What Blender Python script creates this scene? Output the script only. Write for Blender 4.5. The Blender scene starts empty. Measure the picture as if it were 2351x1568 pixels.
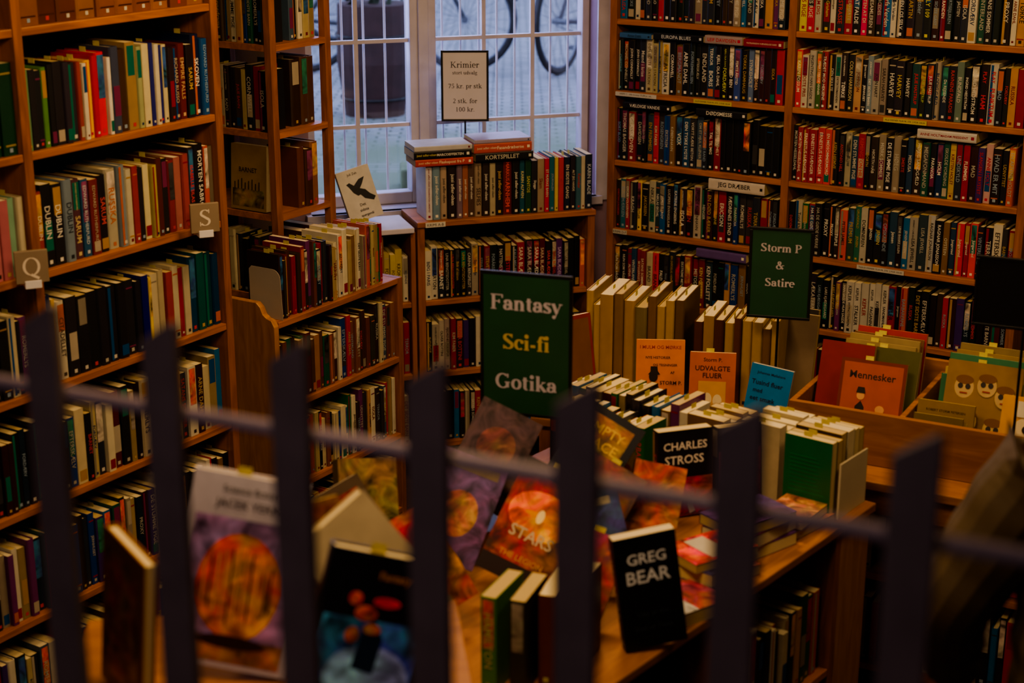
import bpy, math, random
from mathutils import Matrix, Vector
rnd = random.Random(11)
R = math.radians
col_link = bpy.context.scene.collection.objects.link
try:
    bpy.context.scene.view_settings.look = 'AgX - Medium High Contrast'
except Exception:
    pass

def hx(s):
    s = s.lstrip('#')
    o = []
    for i in (0, 2, 4):
        c = int(s[i:i+2], 16)/255
        o.append(c/12.92 if c < .04045 else ((c+.055)/1.055)**2.4)
    return (o[0], o[1], o[2], 1.0)

# ------------------------------------------------------------ materials
def new_mat(name):
    m = bpy.data.materials.new(name); m.use_nodes = True
    nt = m.node_tree
    return m, nt, nt.nodes['Principled BSDF']

def mat_attr(name, rough=.45, noise=.25, scale=30, stripes=False, coat=0, sat=1.0):
    m, nt, b = new_mat(name)
    a = nt.nodes.new('ShaderNodeAttribute'); a.attribute_name = 'Col'
    tc = nt.nodes.new('ShaderNodeTexCoord')
    n = nt.nodes.new('ShaderNodeTexNoise'); n.inputs['Scale'].default_value = scale
    mp = nt.nodes.new('ShaderNodeMapping')
    if stripes: mp.inputs['Scale'].default_value = (40, 1, 1)
    nt.links.new(tc.outputs['Object'], mp.inputs[0]); nt.links.new(mp.outputs[0], n.inputs['Vector'])
    mr = nt.nodes.new('ShaderNodeMapRange')
    mr.inputs['To Min'].default_value = 1-noise; mr.inputs['To Max'].default_value = 1+noise*.6
    nt.links.new(n.outputs['Fac'], mr.inputs['Value'])
    mx = nt.nodes.new('ShaderNodeVectorMath'); mx.operation = 'SCALE'
    nt.links.new(a.outputs['Color'], mx.inputs[0]); nt.links.new(mr.outputs[0], mx.inputs['Scale'])
    hs = nt.nodes.new('ShaderNodeHueSaturation'); hs.inputs['Saturation'].default_value = sat
    nt.links.new(mx.outputs[0], hs.inputs['Color'])
    nt.links.new(hs.outputs[0], b.inputs['Base Color'])
    b.inputs['Roughness'].default_value = rough
    b.inputs['Specular IOR Level'].default_value = .35
    if coat:
        b.inputs['Coat Weight'].default_value = coat; b.inputs['Coat Roughness'].default_value = .25
    return m

def mat_illus(name):
    m, nt, b = new_mat(name)
    a = nt.nodes.new('ShaderNodeAttribute'); a.attribute_name = 'Col'
    tc = nt.nodes.new('ShaderNodeTexCoord')
    n = nt.nodes.new('ShaderNodeTexNoise'); n.inputs['Scale'].default_value = 20; n.inputs['Detail'].default_value = 8; n.inputs['Distortion'].default_value = 1.2
    n2 = nt.nodes.new('ShaderNodeTexNoise'); n2.inputs['Scale'].default_value = 9; n2.inputs['Distortion'].default_value = 2
    for q in (n, n2): nt.links.new(tc.outputs['Object'], q.inputs['Vector'])
    r = nt.nodes.new('ShaderNodeMapRange'); r.inputs['From Min'].default_value = .35; r.inputs['From Max'].default_value = .7
    r.inputs['To Min'].default_value = .2; r.inputs['To Max'].default_value = 2.2
    nt.links.new(n.outputs['Fac'], r.inputs['Value'])
    mx = nt.nodes.new('ShaderNodeVectorMath'); mx.operation = 'SCALE'
    nt.links.new(a.outputs['Color'], mx.inputs[0]); nt.links.new(r.outputs[0], mx.inputs['Scale'])
    hs = nt.nodes.new('ShaderNodeHueSaturation'); nt.links.new(mx.outputs[0], hs.inputs['Color'])
    r2 = nt.nodes.new('ShaderNodeMapRange'); r2.inputs['From Min'].default_value = .35; r2.inputs['From Max'].default_value = .65; r2.inputs['To Min'].default_value = .465; r2.inputs['To Max'].default_value = .535
    nt.links.new(n2.outputs['Fac'], r2.inputs['Value']); nt.links.new(r2.outputs[0], hs.inputs['Hue'])
    nt.links.new(hs.outputs[0], b.inputs['Base Color'])
    b.inputs['Roughness'].default_value = .38; b.inputs['Coat Weight'].default_value = .25; b.inputs['Coat Roughness'].default_value = .15
    return m

def mat_wood(name, c1, c2, rough=.45, scale=(3, 22, 22)):
    m, nt, b = new_mat(name)
    tc = nt.nodes.new('ShaderNodeTexCoord'); mp = nt.nodes.new('ShaderNodeMapping')
    mp.inputs['Scale'].default_value = scale
    n = nt.nodes.new('ShaderNodeTexNoise'); n.inputs['Scale'].default_value = 1.6; n.inputs['Detail'].default_value = 6
    n.inputs['Distortion'].default_value = 1.2
    r = nt.nodes.new('ShaderNodeValToRGB')
    r.color_ramp.elements[0].position = .3; r.color_ramp.elements[0].color = hx(c1)
    r.color_ramp.elements[1].position = .7; r.color_ramp.elements[1].color = hx(c2)
    nt.links.new(tc.outputs['Object'], mp.inputs[0]); nt.links.new(mp.outputs[0], n.inputs['Vector'])
    nt.links.new(n.outputs['Fac'], r.inputs[0]); nt.links.new(r.outputs[0], b.inputs['Base Color'])
    bp = nt.nodes.new('ShaderNodeBump'); bp.inputs['Strength'].default_value = .08
    nt.links.new(n.outputs['Fac'], bp.inputs['Height']); nt.links.new(bp.outputs[0], b.inputs['Normal'])
    b.inputs['Roughness'].default_value = rough
    return m

def mat_plain(name, c, rough=.5, metal=0, noise=.15, scale=8):
    m, nt, b = new_mat(name)
    n = nt.nodes.new('ShaderNodeTexNoise'); n.inputs['Scale'].default_value = scale; n.inputs['Detail'].default_value = 5
    tc = nt.nodes.new('ShaderNodeTexCoord'); nt.links.new(tc.outputs['Object'], n.inputs['Vector'])
    r = nt.nodes.new('ShaderNodeValToRGB'); k = hx(c)
    r.color_ramp.elements[0].position = .3; r.color_ramp.elements[1].position = .7
    r.color_ramp.elements[0].color = tuple(x*(1-noise) for x in k[:3])+(1,)
    r.color_ramp.elements[1].color = tuple(min(1, x*(1+noise)) for x in k[:3])+(1,)
    nt.links.new(n.outputs['Fac'], r.inputs[0]); nt.links.new(r.outputs[0], b.inputs['Base Color'])
    b.inputs['Roughness'].default_value = rough; b.inputs['Metallic'].default_value = metal
    return m

M_cover = mat_attr('book_cover_print', .45, .25, 25, coat=.08, sat=1.12)
M_page = mat_attr('book_paper', .9, .3, 60, True)
M_illus = mat_illus('illustrated_cover_print')
M_attr = mat_attr('painted_surface', .6, .1, 20)
M_wood = mat_wood('pine_shelf_wood', '#7e481b', '#a86626')
M_woodV = mat_wood('pine_upright_wood', '#6e3e18', '#965a24', scale=(22, 22, 3))
M_woodD = mat_wood('dark_back_wood', '#20120a', '#301d12')
M_woodL = mat_wood('light_beech_wood', '#8a5a28', '#aa7636', scale=(22, 22, 3))
M_woodT = mat_wood('table_oak_wood', '#7a4b22', '#98642e', .55)
M_fence = mat_plain('mauve_grey_fence_paint', '#675a5a', .65, 0, .12, 20)
M_rail = mat_plain('mauve_rail_paint', '#8a7c86', .55, 0, .1, 20)
M_frame = mat_plain('window_frame_paint', '#aeaabb', .5, 0, .12, 10)
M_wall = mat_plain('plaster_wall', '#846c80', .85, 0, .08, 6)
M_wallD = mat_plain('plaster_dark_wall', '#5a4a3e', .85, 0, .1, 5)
M_floor = mat_wood('floor_planks', '#3a2618', '#56392a')
M_black = mat_plain('black_metal', '#121214', .4, .3, .1)
M_green = mat_plain('dark_green_card', '#0c3a20', .5, 0, .1, 15)
M_white = mat_plain('white_card', '#cfcdd0', .7, 0, .03, 15)
M_cardShade = mat_plain('shaded_white_sign_card', '#b4b0bc', .7, 0, .03, 15)  # white card; its backlit shade is put into the greyed lilac colour
M_cream = mat_plain('cream_metal', '#b8ad94', .6, 0, .05, 15)
M_steel = mat_plain('grey_metal', '#a89e92', .5, .1, .08)
M_rubber = mat_plain('tyre_rubber', '#101014', .7)
M_chrome = mat_plain('bike_metal', '#6a6f78', .35, .7)

# ------------------------------------------------------------ mesh builder
class MB:
    def __init__(s): s.v = []; s.f = []; s.c = []; s.m = []
    def add(s, vs, fs, col=(1, 1, 1, 1), mi=0, M=None):
        o = len(s.v)
        if M is not None: vs = [(M @ Vector(p))[:] for p in vs]
        s.v += vs
        for f in fs:
            s.f.append([i+o for i in f]); s.c.append(col); s.m.append(mi)
    def box(s, x0, x1, y0, y1, z0, z1, col=(1, 1, 1, 1), mi=0, M=None):
        vs = [(x0, y0, z0), (x1, y0, z0), (x1, y1, z0), (x0, y1, z0), (x0, y0, z1), (x1, y0, z1), (x1, y1, z1), (x0, y1, z1)]
        s.add(vs, [(0, 3, 2, 1), (4, 5, 6, 7), (0, 1, 5, 4), (1, 2, 6, 5), (2, 3, 7, 6), (3, 0, 4, 7)], col, mi, M)
    def prism(s, pts, w0, w1, M, col=(1, 1, 1, 1), mi=0):
        n = len(pts)
        vs = [(p[0], p[1], w0) for p in pts]+[(p[0], p[1], w1) for p in pts]
        fs = [list(range(n))[::-1], [i+n for i in range(n)]]+[(i, (i+1) % n, n+(i+1) % n, n+i) for i in range(n)]
        s.add(vs, fs, col, mi, M)
    def poly(s, pts, w, M, col, mi=0):
        s.add([(p[0], p[1], w) for p in pts], [list(range(len(pts)))], col, mi, M)
    def disc(s, cu, cv, ru, rv, w, M, col, mi=0, n=20):
        s.poly([(cu+ru*math.cos(2*math.pi*i/n), cv+rv*math.sin(2*math.pi*i/n)) for i in range(n)], w, M, col, mi)
    def tube(s, pts, r, n=8, closed=False, col=(1, 1, 1, 1), mi=0, M=None):
        P = [Vector(p) for p in pts]; m = len(P); vs = []; prev = None
        for i, p in enumerate(P):
            if closed: t = (P[(i+1) % m]-P[i-1])
            else: t = (P[min(i+1, m-1)]-P[max(i-1, 0)])
            t.normalize()
            if prev is None:
                a = Vector((0, 0, 1)) if abs(t.z) < .9 else Vector((1, 0, 0))
                u = t.cross(a).normalized()
            else:
                u = (prev-t*prev.dot(t)).normalized()
            prev = u; w = t.cross(u)
            rr = r[i] if isinstance(r, (list, tuple)) else r
            for k in range(n):
                an = 2*math.pi*k/n
                vs.append((p+u*math.cos(an)*rr+w*math.sin(an)*rr)[:])
        fs = []
        for i in range(m if closed else m-1):
            j = (i+1) % m
            for k in range(n):
                fs.append((i*n+k, i*n+(k+1) % n, j*n+(k+1) % n, j*n+k))
        if not closed:
            fs.append(list(range(n))[::-1]); fs.append([(m-1)*n+k for k in range(n)])
        s.add(vs, fs, col, mi, M)
    def obj(s, name, mats, M=None, parent=None, smooth=False, bevel=0):
        me = bpy.data.meshes.new(name); me.from_pydata(s.v, [], s.f)
        for m in mats: me.materials.append(m)
        me.polygons.foreach_set('material_index', s.m)
        ca = me.color_attributes.new('Col', 'FLOAT_COLOR', 'CORNER')
        fl = []
        for f, c in zip(s.f, s.c): fl += list(c)*len(f)
        ca.data.foreach_set('color', fl)
        if smooth: me.polygons.foreach_set('use_smooth', [True]*len(s.f))
        me.update()
        o = bpy.data.objects.new(name, me); col_link(o)
        if parent is not None: o.parent = parent
        if M is not None: o.matrix_local = M
        if bevel:
            b = o.modifiers.new('bevel', 'BEVEL'); b.width = bevel; b.segments = 2
            b.limit_method = 'ANGLE'
        return o

def tag(o, label=None, cat=None, kind=None, group=None):
    if label: o['label'] = label
    if cat: o['category'] = cat
    if kind: o['kind'] = kind
    if group: o['group'] = group
    return o
def empty(name, M, label=None, cat=None, kind=None, group=None):
    o = bpy.data.objects.new(name, None); o.empty_display_size = .05
    col_link(o); o.matrix_world = M
    return tag(o, label, cat, kind, group)
def T(x, y, z): return Matrix.Translation((x, y, z))
def RX(a): return Matrix.Rotation(R(a), 4, 'X')
def RY(a): return Matrix.Rotation(R(a), 4, 'Y')
def RZ(a): return Matrix.Rotation(R(a), 4, 'Z')
def frame(ox, oy, dx, dy, z=0):
    l = math.hypot(dx, dy); dx /= l; dy /= l
    return Matrix(((dx, -dy, 0, ox), (dy, dx, 0, oy), (0, 0, 1, z), (0, 0, 0, 1)))
W0 = Matrix.Identity(4)

# ------------------------------------------------------------ camera
H = 2.4; PITCH = 17.5; FPX = 3800.0
cam = bpy.data.cameras.new('camera'); cam.sensor_width = 36; cam.lens = FPX/2351*36
cam.dof.use_dof = True; cam.dof.focus_distance = 5.3; cam.dof.aperture_fstop = 2.9
cam.clip_start = .05
co = bpy.data.objects.new('camera', cam); col_link(co)
co.location = (0, 0, H); co.rotation_euler = (R(90-PITCH), 0, 0)
bpy.context.scene.camera = co
cp, sp = math.cos(R(PITCH)), math.sin(R(PITCH))
def in_view(p, m=0):
    y, z = p[1], p[2]-H
    s = y*cp-z*sp
    if s < .1: return False
    px = 1175+FPX*p[0]/s; py = 784-FPX*(y*sp+z*cp)/s
    return -m < px < 2351+m and -m < py < 1568+m

# ------------------------------------------------------------ text
_tc = {}
def tgeo(s, bold=0.0):
    k = (s, bold)
    if k in _tc: return _tc[k]
    cu = bpy.data.curves.new('t', 'FONT'); cu.body = s; cu.size = 1; cu.resolution_u = 2; cu.offset = bold
    ob = bpy.data.objects.new('t', cu)
    me = bpy.data.meshes.new_from_object(ob)
    vs = [v.co.copy() for v in me.vertices]; fs = [list(p.vertices) for p in me.polygons]
    bpy.data.objects.remove(ob); bpy.data.curves.remove(cu); bpy.data.meshes.remove(me)
    if not vs: _tc[k] = ([], [], 1, 1); return _tc[k]
    x0 = min(v.x for v in vs); x1 = max(v.x for v in vs); y0 = min(v.y for v in vs); y1 = max(v.y for v in vs)
    cx, cy = (x0+x1)/2, (y0+y1)/2
    vs = [(v.x-cx, v.y-cy, 0) for v in vs]
    _tc[k] = (vs, fs, max(x1-x0, .01), max(y1-y0, .01)); return _tc[k]
def put_text(mb, M, s, maxw, maxh, col, bold=0.0, mi=0):
    vs, fs, w, h = tgeo(s, bold)
    if not vs: return
    sc = min(maxw/w, maxh/h)
    mb.add(vs, fs, col, mi, M @ Matrix.Scale(sc, 4))

G = {
 ' ': ([], .26),
 'F': ([('L',.16,0,.16,.68,1),('L',.1,.66,.56,.66,0),('L',.16,.36,.42,.36,0),('S',.16,0,.13),('L',.56,.68,.56,.52,.2),('L',.42,.44,.42,.28,.2),('S',.13,.67,.1)], .6),
 'G': ([('A',.37,.34,.29,.34,50,325),('L',.58,.04,.58,.3,1),('S',.58,.3,.12),('L',.6,.5,.6,.68,.2)], .76),
 'K': ([('L',.16,0,.16,.68,1),('L',.18,.26,.56,.66,.1),('L',.28,.38,.6,0,1),('S',.16,0,.12),('S',.16,.67,.12),('S',.6,0,.11),('S',.55,.67,.1)], .72),
 'P': ([('L',.16,0,.16,.68,1),('A',.3,.5,.22,.17,90,-90),('L',.16,.67,.3,.67,0),('L',.16,.33,.3,.33,0),('S',.16,0,.13),('S',.12,.67,.08)], .6),
 'S': ([('A',.28,.52,.18,.16,35,270),('A',.28,.18,.2,.18,90,-150),('L',.15,.45,.42,.26,1),('L',.45,.69,.45,.52,.1),('L',.08,-.01,.08,.17,.1)], .56),
 'Q': ([('A',.37,.34,.29,.34,0,360),('L',.34,.03,.62,-.13,1)], .76),
 '&': ([('A',.3,.53,.12,.14,0,360),('L',.22,.46,.6,.02,1),('A',.26,.18,.2,.18,75,330),('L',.42,.08,.58,.34,0),('S',.6,.35,.1)], .76),
 'a': ([('A',.19,.13,.13,.13,40,330),('L',.35,.03,.35,.34,1),('A',.22,.33,.13,.12,0,150),('D',.11,.36,.055),('S',.4,.02,.06)], .47),
 'c': ([('A',.24,.23,.19,.23,50,310),('D',.36,.36,.055)], .43),
 'd': ([('A',.22,.23,.17,.23,0,360),('L',.39,0,.39,.7,1),('S',.34,.69,.07),('S',.44,.01,.06)], .52),
 'e': ([('A',.24,.23,.19,.23,0,310),('L',.06,.26,.43,.26,0)], .46),
 'f': ([('L',.17,0,.17,.55,1),('A',.28,.55,.11,.13,180,40),('L',.04,.44,.32,.44,0),('S',.17,0,.12),('D',.37,.61,.05)], .34),
 'g': ([('A',.22,.3,.14,.15,0,360),('L',.32,.42,.46,.43,.1),('A',.23,-.08,.19,.11,0,360),('L',.12,.18,.1,.02,.3)], .48),
 'i': ([('L',.14,0,.14,.45,1),('S',.14,0,.11),('S',.1,.44,.07),('D',.14,.63,.065)], .28),
 'k': ([('L',.14,0,.14,.7,1),('S',.14,0,.11),('L',.16,.2,.42,.43,0),('L',.24,.27,.47,0,1),('S',.47,0,.09),('S',.4,.44,.09),('S',.1,.69,.06)], .54),
 'l': ([('L',.14,0,.14,.7,1),('S',.14,0,.11),('S',.1,.69,.07)], .28),
 'm': ([('L',.14,0,.14,.45,1),('L',.41,0,.41,.32,1),('L',.68,0,.68,.32,1),('A',.275,.31,.135,.14,0,180),('A',.545,.31,.135,.14,0,180),('S',.14,0,.1),('S',.41,0,.1),('S',.68,0,.1),('S',.1,.44,.06)], .82),
 'n': ([('L',.14,0,.14,.45,1),('L',.41,0,.41,.32,1),('A',.275,.31,.135,.14,0,180),('S',.14,0,.1),('S',.41,0,.1),('S',.1,.44,.06)], .55),
 'o': ([('A',.24,.23,.19,.23,0,360)], .48),
 'p': ([('L',.14,-.2,.14,.45,1),('S',.14,-.2,.11),('A',.3,.23,.17,.23,0,360),('S',.1,.44,.06)], .52),
 'r': ([('L',.14,0,.14,.45,1),('S',.14,0,.11),('S',.1,.44,.06),('A',.28,.28,.14,.16,85,180),('D',.33,.39,.06)], .4),
 's': ([('A',.19,.345,.12,.11,30,270),('A',.19,.12,.14,.12,90,-150),('L',.1,.31,.29,.17,1),('L',.31,.46,.31,.36,.1),('L',.05,0,.05,.12,.1)], .38),
 't': ([('L',.16,.07,.16,.58,1),('L',.04,.44,.3,.44,0),('A',.25,.09,.09,.09,180,300)], .34),
 'u': ([('L',.14,.14,.14,.45,1),('L',.41,0,.41,.45,1),('A',.275,.14,.135,.14,180,360),('S',.1,.44,.06),('S',.37,.44,.06),('S',.46,.01,.05)], .55),
 'v': ([('L',.08,.45,.25,0,1),('L',.25,0,.42,.45,0),('S',.08,.44,.09),('S',.42,.44,.08)], .49),
 'y': ([('L',.08,.45,.25,.02,1),('L',.42,.45,.17,-.17,0),('D',.12,-.16,.055),('S',.08,.44,.09),('S',.42,.44,.08)], .49),
 '-': ([('L',.04,.2,.26,.2,.7)], .3),
 '.': ([('D',.09,.04,.055)], .22),
 '0': ([('A',.24,.33,.18,.33,0,360)], .5),
 '1': ([('L',.24,0,.24,.66,1),('S',.24,0,.13),('L',.24,.64,.12,.56,.2)], .5),
 '2': ([('A',.24,.48,.16,.18,150,-25),('L',.38,.4,.08,.05,.4),('L',.06,.04,.43,.04,.8)], .5),
 '5': ([('L',.13,.63,.42,.63,.7),('L',.14,.63,.12,.36,0),('A',.22,.21,.2,.2,120,-140)], .5),
 '7': ([('L',.06,.62,.44,.62,.7),('L',.43,.62,.2,0,.8)], .5),
}
def serif_text(mb, M, s, size, col, thick=.12, thin=.045, mi=0, maxw=None):
    w = sum(G[c][1] for c in s)
    sc = size/.68
    if maxw: sc = min(sc, maxw/w)
    x = -w/2; k = 0
    for ch in s:
        prims, adv = G[ch]
        for p in prims:
            k += 1; wz = k*.00002
            def wd(dx, dy, ov=None):
                if ov is not None: return thin+(thick-thin)*ov
                l = math.hypot(dx, dy) or 1
                return thin+(thick-thin)*(abs(dy)/l)**1.3
            if p[0] == 'L': pts = [(p[1], p[2]), (p[3], p[4])]; ov = p[5]
            elif p[0] == 'S': pts = [(p[1]-p[3], p[2]+thin/2*(1 if p[2] < .1 else -1)*.5), (p[1]+p[3], p[2]+thin/2*(1 if p[2] < .1 else -1)*.5)]; ov = 0
            elif p[0] == 'A':
                n = 22; pts = [(p[1]+(p[3]-.02)*math.cos(R(p[5]+(p[6]-p[5])*i/n)), p[2]+(p[4]-.015)*math.sin(R(p[5]+(p[6]-p[5])*i/n))) for i in range(n+1)]; ov = None
            elif p[0] == 'D':
                mb.disc((x+p[1])*sc, p[2]*sc, p[3]*sc*thick/.1, p[3]*sc*thick/.1, wz, M, col, mi, 14); continue
            L = []; Rr = []
            for i, q in enumerate(pts):
                a = pts[max(i-1, 0)]; b = pts[min(i+1, len(pts)-1)]
                dx, dy = b[0]-a[0], b[1]-a[1]; l = math.hypot(dx, dy) or 1
                h = wd(dx, dy, ov)/2
                L.append(((x+q[0]-dy/l*h)*sc, (q[1]+dx/l*h)*sc, wz)); Rr.append(((x+q[0]+dy/l*h)*sc, (q[1]-dx/l*h)*sc, wz))
            n = len(pts)
            mb.add(L+Rr, [(i, n+i, n+i+1, i+1) for i in range(n-1)], col, mi, M)
        x += adv

# ------------------------------------------------------------ books
BOOKS = []
def lum(c): return .3*c[0]+.6*c[1]+.1*c[2]
def cname(c):
    r, g, b = c[:3]; mx, mn = max(r, g, b), min(r, g, b)
    if mx < .03: return 'black'
    if mx-mn < .25*mx: return 'white' if mx > .5 else ('grey' if mx > .08 else 'dark grey')
    if r == mx:
        if g > .75*r: return 'yellow' if mx > .3 else 'olive'
        if g > .35*r: return 'cream' if (b > .4*r and mx > .35) else ('orange' if mx > .35 else 'brown')
        return 'red' if mx > .12 else 'dark red'
    if g == mx: return 'green' if mx > .08 else 'dark green'
    return 'blue' if mx > .1 else 'dark blue'

def draw_book(cv, pg, b, M):
    Tk, D, Hh, hard = b['T'], b['D'], b['H'], b['hard']
    c = .003 if hard else .0011; r = min(.006, Tk*.25) if hard else .0016
    c = min(c, Tk*.2)
    col = b['col']
    out = [(0, D), (0, r), (Tk*.1, r*.25), (Tk*.22, 0), (Tk*.78, 0), (Tk*.9, r*.25), (Tk, r), (Tk, D)]
    inn = [(c, D), (c, r+c), (Tk*.1+c*.6, r*.25+c), (Tk*.22, c), (Tk*.78, c), (Tk*.9-c*.6, r*.25+c), (Tk-c, r+c), (Tk-c, D)]
    n = 8
    vs = [(p[0], p[1], z) for z in (0, Hh) for p in out+inn]
    ob, ib, ot, it = 0, n, 2*n, 3*n
    fs = []
    for i in range(n-1):
        fs.append((ob+i, ob+i+1, ot+i+1, ot+i)); fs.append((ib+i+1, ib+i, it+i, it+i+1))
        fs.append((ot+i, ot+i+1, it+i+1, it+i)); fs.append((ob+i+1, ob+i, ib+i, ib+i+1))
    fs.append((ob, ot, it, ib)); fs.append((ob+7, ib+7, it+7, ot+7))
    cv.add(vs, fs, col, 0, M)
    S = M @ Matrix(((0, 1, 0, Tk/2), (0, 0, -1, 0), (-1, 0, 0, 0), (0, 0, 0, 1)))
    def rect(z0, z1, x0, x1, cl, w=.0004):
        cv.add([(-z1, x0, w), (-z0, x0, w), (-z0, x1, w), (-z1, x1, w)], [(0, 1, 2, 3)], cl, 0, S)
    st = b['style']; hw = Tk*.36
    acc = b['acc']
    if st == 1: rect(Hh*.62, Hh*.96, -hw, hw, acc)
    elif st == 2: rect(Hh*.04, Hh*.18, -hw, hw, acc)
    elif st == 3: rect(Hh*.2, Hh*.55, -hw, hw, acc)
    elif st == 4:
        rect(Hh*.88, Hh*.9, -hw, hw, acc); rect(Hh*.1, Hh*.12, -hw, hw, acc)
    elif st == 5: rect(Hh*.02, Hh*.98, -hw, -hw*.2, acc)
    elif st == 6:
        cv.add([(-Hh*.97, -hw, .0004), (-Hh*.45, -hw, .0004), (-Hh*.45, hw, .0004), (-Hh*.97, hw, .0004)], [(0, 1, 2, 3)], acc, 2, S)
    if st != 2 and Tk > .012:
        s = min(Tk*.18, .005); rect(.008, .008+2*s, -s, s, b['tcol'], .0006)
    t = b['title']
    if t:
        if '|' in t:
            a, bb = t.split('|')
            put_text(cv, S @ T(-Hh*.78, 0, .0009), a, Hh*.34, Tk*.42, b['tcol2'], .004)
            put_text(cv, S @ T(-Hh*.37, 0, .0009), bb, Hh*.46, Tk*.56, b['tcol'], .01)
        else:
            put_text(cv, S @ T(-Hh*.54, 0, .0009), t, Hh*.76, Tk*.52, b['tcol'], .008)
    if b.get('art'):
        A = M @ Matrix(((0, 0, 1, Tk), (1, 0, 0, 0), (0, 1, 0, 0), (0, 0, 0, 1)))
        w = .0004
        for a in b['art']:
            w += .0003
            if a[0] in 'rn':
                cv.poly([(a[1]*D, a[3]*Hh), (a[2]*D, a[3]*Hh), (a[2]*D, a[4]*Hh), (a[1]*D, a[4]*Hh)], w, A, hx(a[5]), 2 if a[0] == 'n' else 0)
            elif a[0] == 'd': cv.disc(a[1]*D, a[2]*Hh, a[3]*D, a[4]*Hh, w, A, hx(a[5]))
            elif a[0] == 'i': cv.disc(a[1]*D, a[2]*Hh, a[3]*D, a[4]*Hh, w, A, hx(a[5]), 2)
            elif a[0] == 'p': cv.poly([(u*D, v*Hh) for u, v in a[1]], w, A, hx(a[2]))
            elif a[0] == 't': put_text(cv, A @ T(a[2]*D, a[3]*Hh, w), a[1], D*(a[6] if len(a) > 6 else .86), Hh*a[4], hx(a[5]), .015)
    k = .0035 if hard else .0006
    pc = b['pcol']
    pg.box(c+.0002, Tk-c-.0002, max(r*.5+c, .002), D-k, k, Hh-k, pc, 1 if pg is cv else 0, M)
    if b['slip'] and Tk > .01:
        x = Tk*.5; pg.box(x-.0004, x+.0004, D*.35, D*.35+.022, Hh-k-.004, Hh+.011, hx('#b8ad58'), 1 if pg is cv else 0, M)

def add_book(M, Tk, D, Hh, col, title=None, hard=False, tcol=None, group='', place='', art=None, acc=None, style=None, slip=None, label=None, tcol2=None, pcol=None, force=False):
    c = hx(col) if isinstance(col, str) else col
    dark = lum(c) < .2
    if tcol is None:
        tcol = rnd.choice(['#c8c4ba', '#c8c4ba', '#b0aca0', '#b8983a', '#b03a2c', '#8f9fb0']) if dark else rnd.choice(['#1a1a1c', '#6a1c18', '#20304c', '#2a2018'])
    if style is None: style = rnd.choice([0, 0, 0, 1, 2, 3, 4, 5, 6, 6])
    if acc is None: acc = rnd.choice(['#7e2020', '#23446e', '#777064', '#9c7a3a', '#2c2c2e', '#988f80', '#1e5a4c', '#64304a', '#a85a28'])
    if tcol2 is None: tcol2 = tcol
    if slip is None: slip = rnd.random() < .3
    if pcol is None: pcol = rnd.choice(['#c4b184', '#cdbd94', '#b09a6a', '#c8ba98'])
    tc, tc2 = hx(tcol), hx(tcol2)
    if lum(tc) > .3: tc = tuple(x*.78 for x in tc[:3])+(1,)
    if lum(tc2) > .3: tc2 = tuple(x*.78 for x in tc2[:3])+(1,)
    BOOKS.append(dict(M=M, T=Tk, D=D, H=Hh, col=c, title=title, hard=hard, tcol=tc, tcol2=tc2, group=group, place=place,
                      art=art, acc=hx(acc), style=style, slip=slip, label=label, pcol=hx(pcol), force=force))
    return BOOKS[-1]

DARK = ['#121214', '#18161c', '#0e1116', '#20242e', '#1a1010', '#2a1416', '#14202c', '#101a16', '#221c28', '#2c2a2c', '#161616', '#0c0c10']
MIX = ['#7e1a1c', '#9c2420', '#b4ae9e', '#a49c86', '#24386a', '#2e5a82', '#1c4438', '#70521e', '#a87a2c', '#5a3058', '#7c7264', '#3c4a5a', '#a84c1e', '#b0aa9c', '#8a1414', '#1c5230', '#3a2c5c', '#4a2018', '#302418']
LIGHT = ['#b0a488', '#9e926f', '#b8b09a', '#907f60', '#a89e84', '#7f7054', '#bcb6a2']
BROWN = ['#5a3420', '#6e4426', '#3c2416', '#7a5230', '#48301e', '#2a1c14', '#8a6238', '#4a1c1a', '#2c2c24']
POOL = "ARNE DAHL;EFTERSKÆLV;ROMERLYS;DE STUMME PIGE;TERROR;SATANS SOMMER;VINTERLAND;JAMES ELLROY;HARVEY;PARANOIA;UDNYTTET;ISOLA;PROXY;JERNHUSET;CORNWELL;KEN FOLLETT;BARBARERNE;PETER JAMES;SARUM;RUSSKA;BARNET;FORDÆRV;TØRKE;DET SIDSTE BARN;REJSENDE;DOMINEREN".split(';')

def pick(pal):
    u = rnd.random()
    if pal == 'crime': return rnd.choice(DARK) if u < .6 else rnd.choice(MIX)
    if pal == 'mixed': return rnd.choice(DARK) if u < .38 else (rnd.choice(LIGHT) if u < .52 else rnd.choice(MIX))
    if pal == 'light': return rnd.choice(LIGHT) if u < .34 else (rnd.choice(MIX) if u < .64 else (rnd.choice(BROWN) if u < .8 else rnd.choice(DARK)))
    if pal == 'dark': return rnd.choice(DARK) if u < .85 else rnd.choice(MIX)
    if pal == 'brown': return rnd.choice(BROWN) if u < .7 else rnd.choice(MIX)
    if pal == 'beige': return rnd.choice(['#84683f', '#6c5335', '#957a50', '#5c472c', '#4e3024', '#745c3c', '#a08860', '#5a3a2e', '#6a6048'])
    return rnd.choice(MIX)

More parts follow.
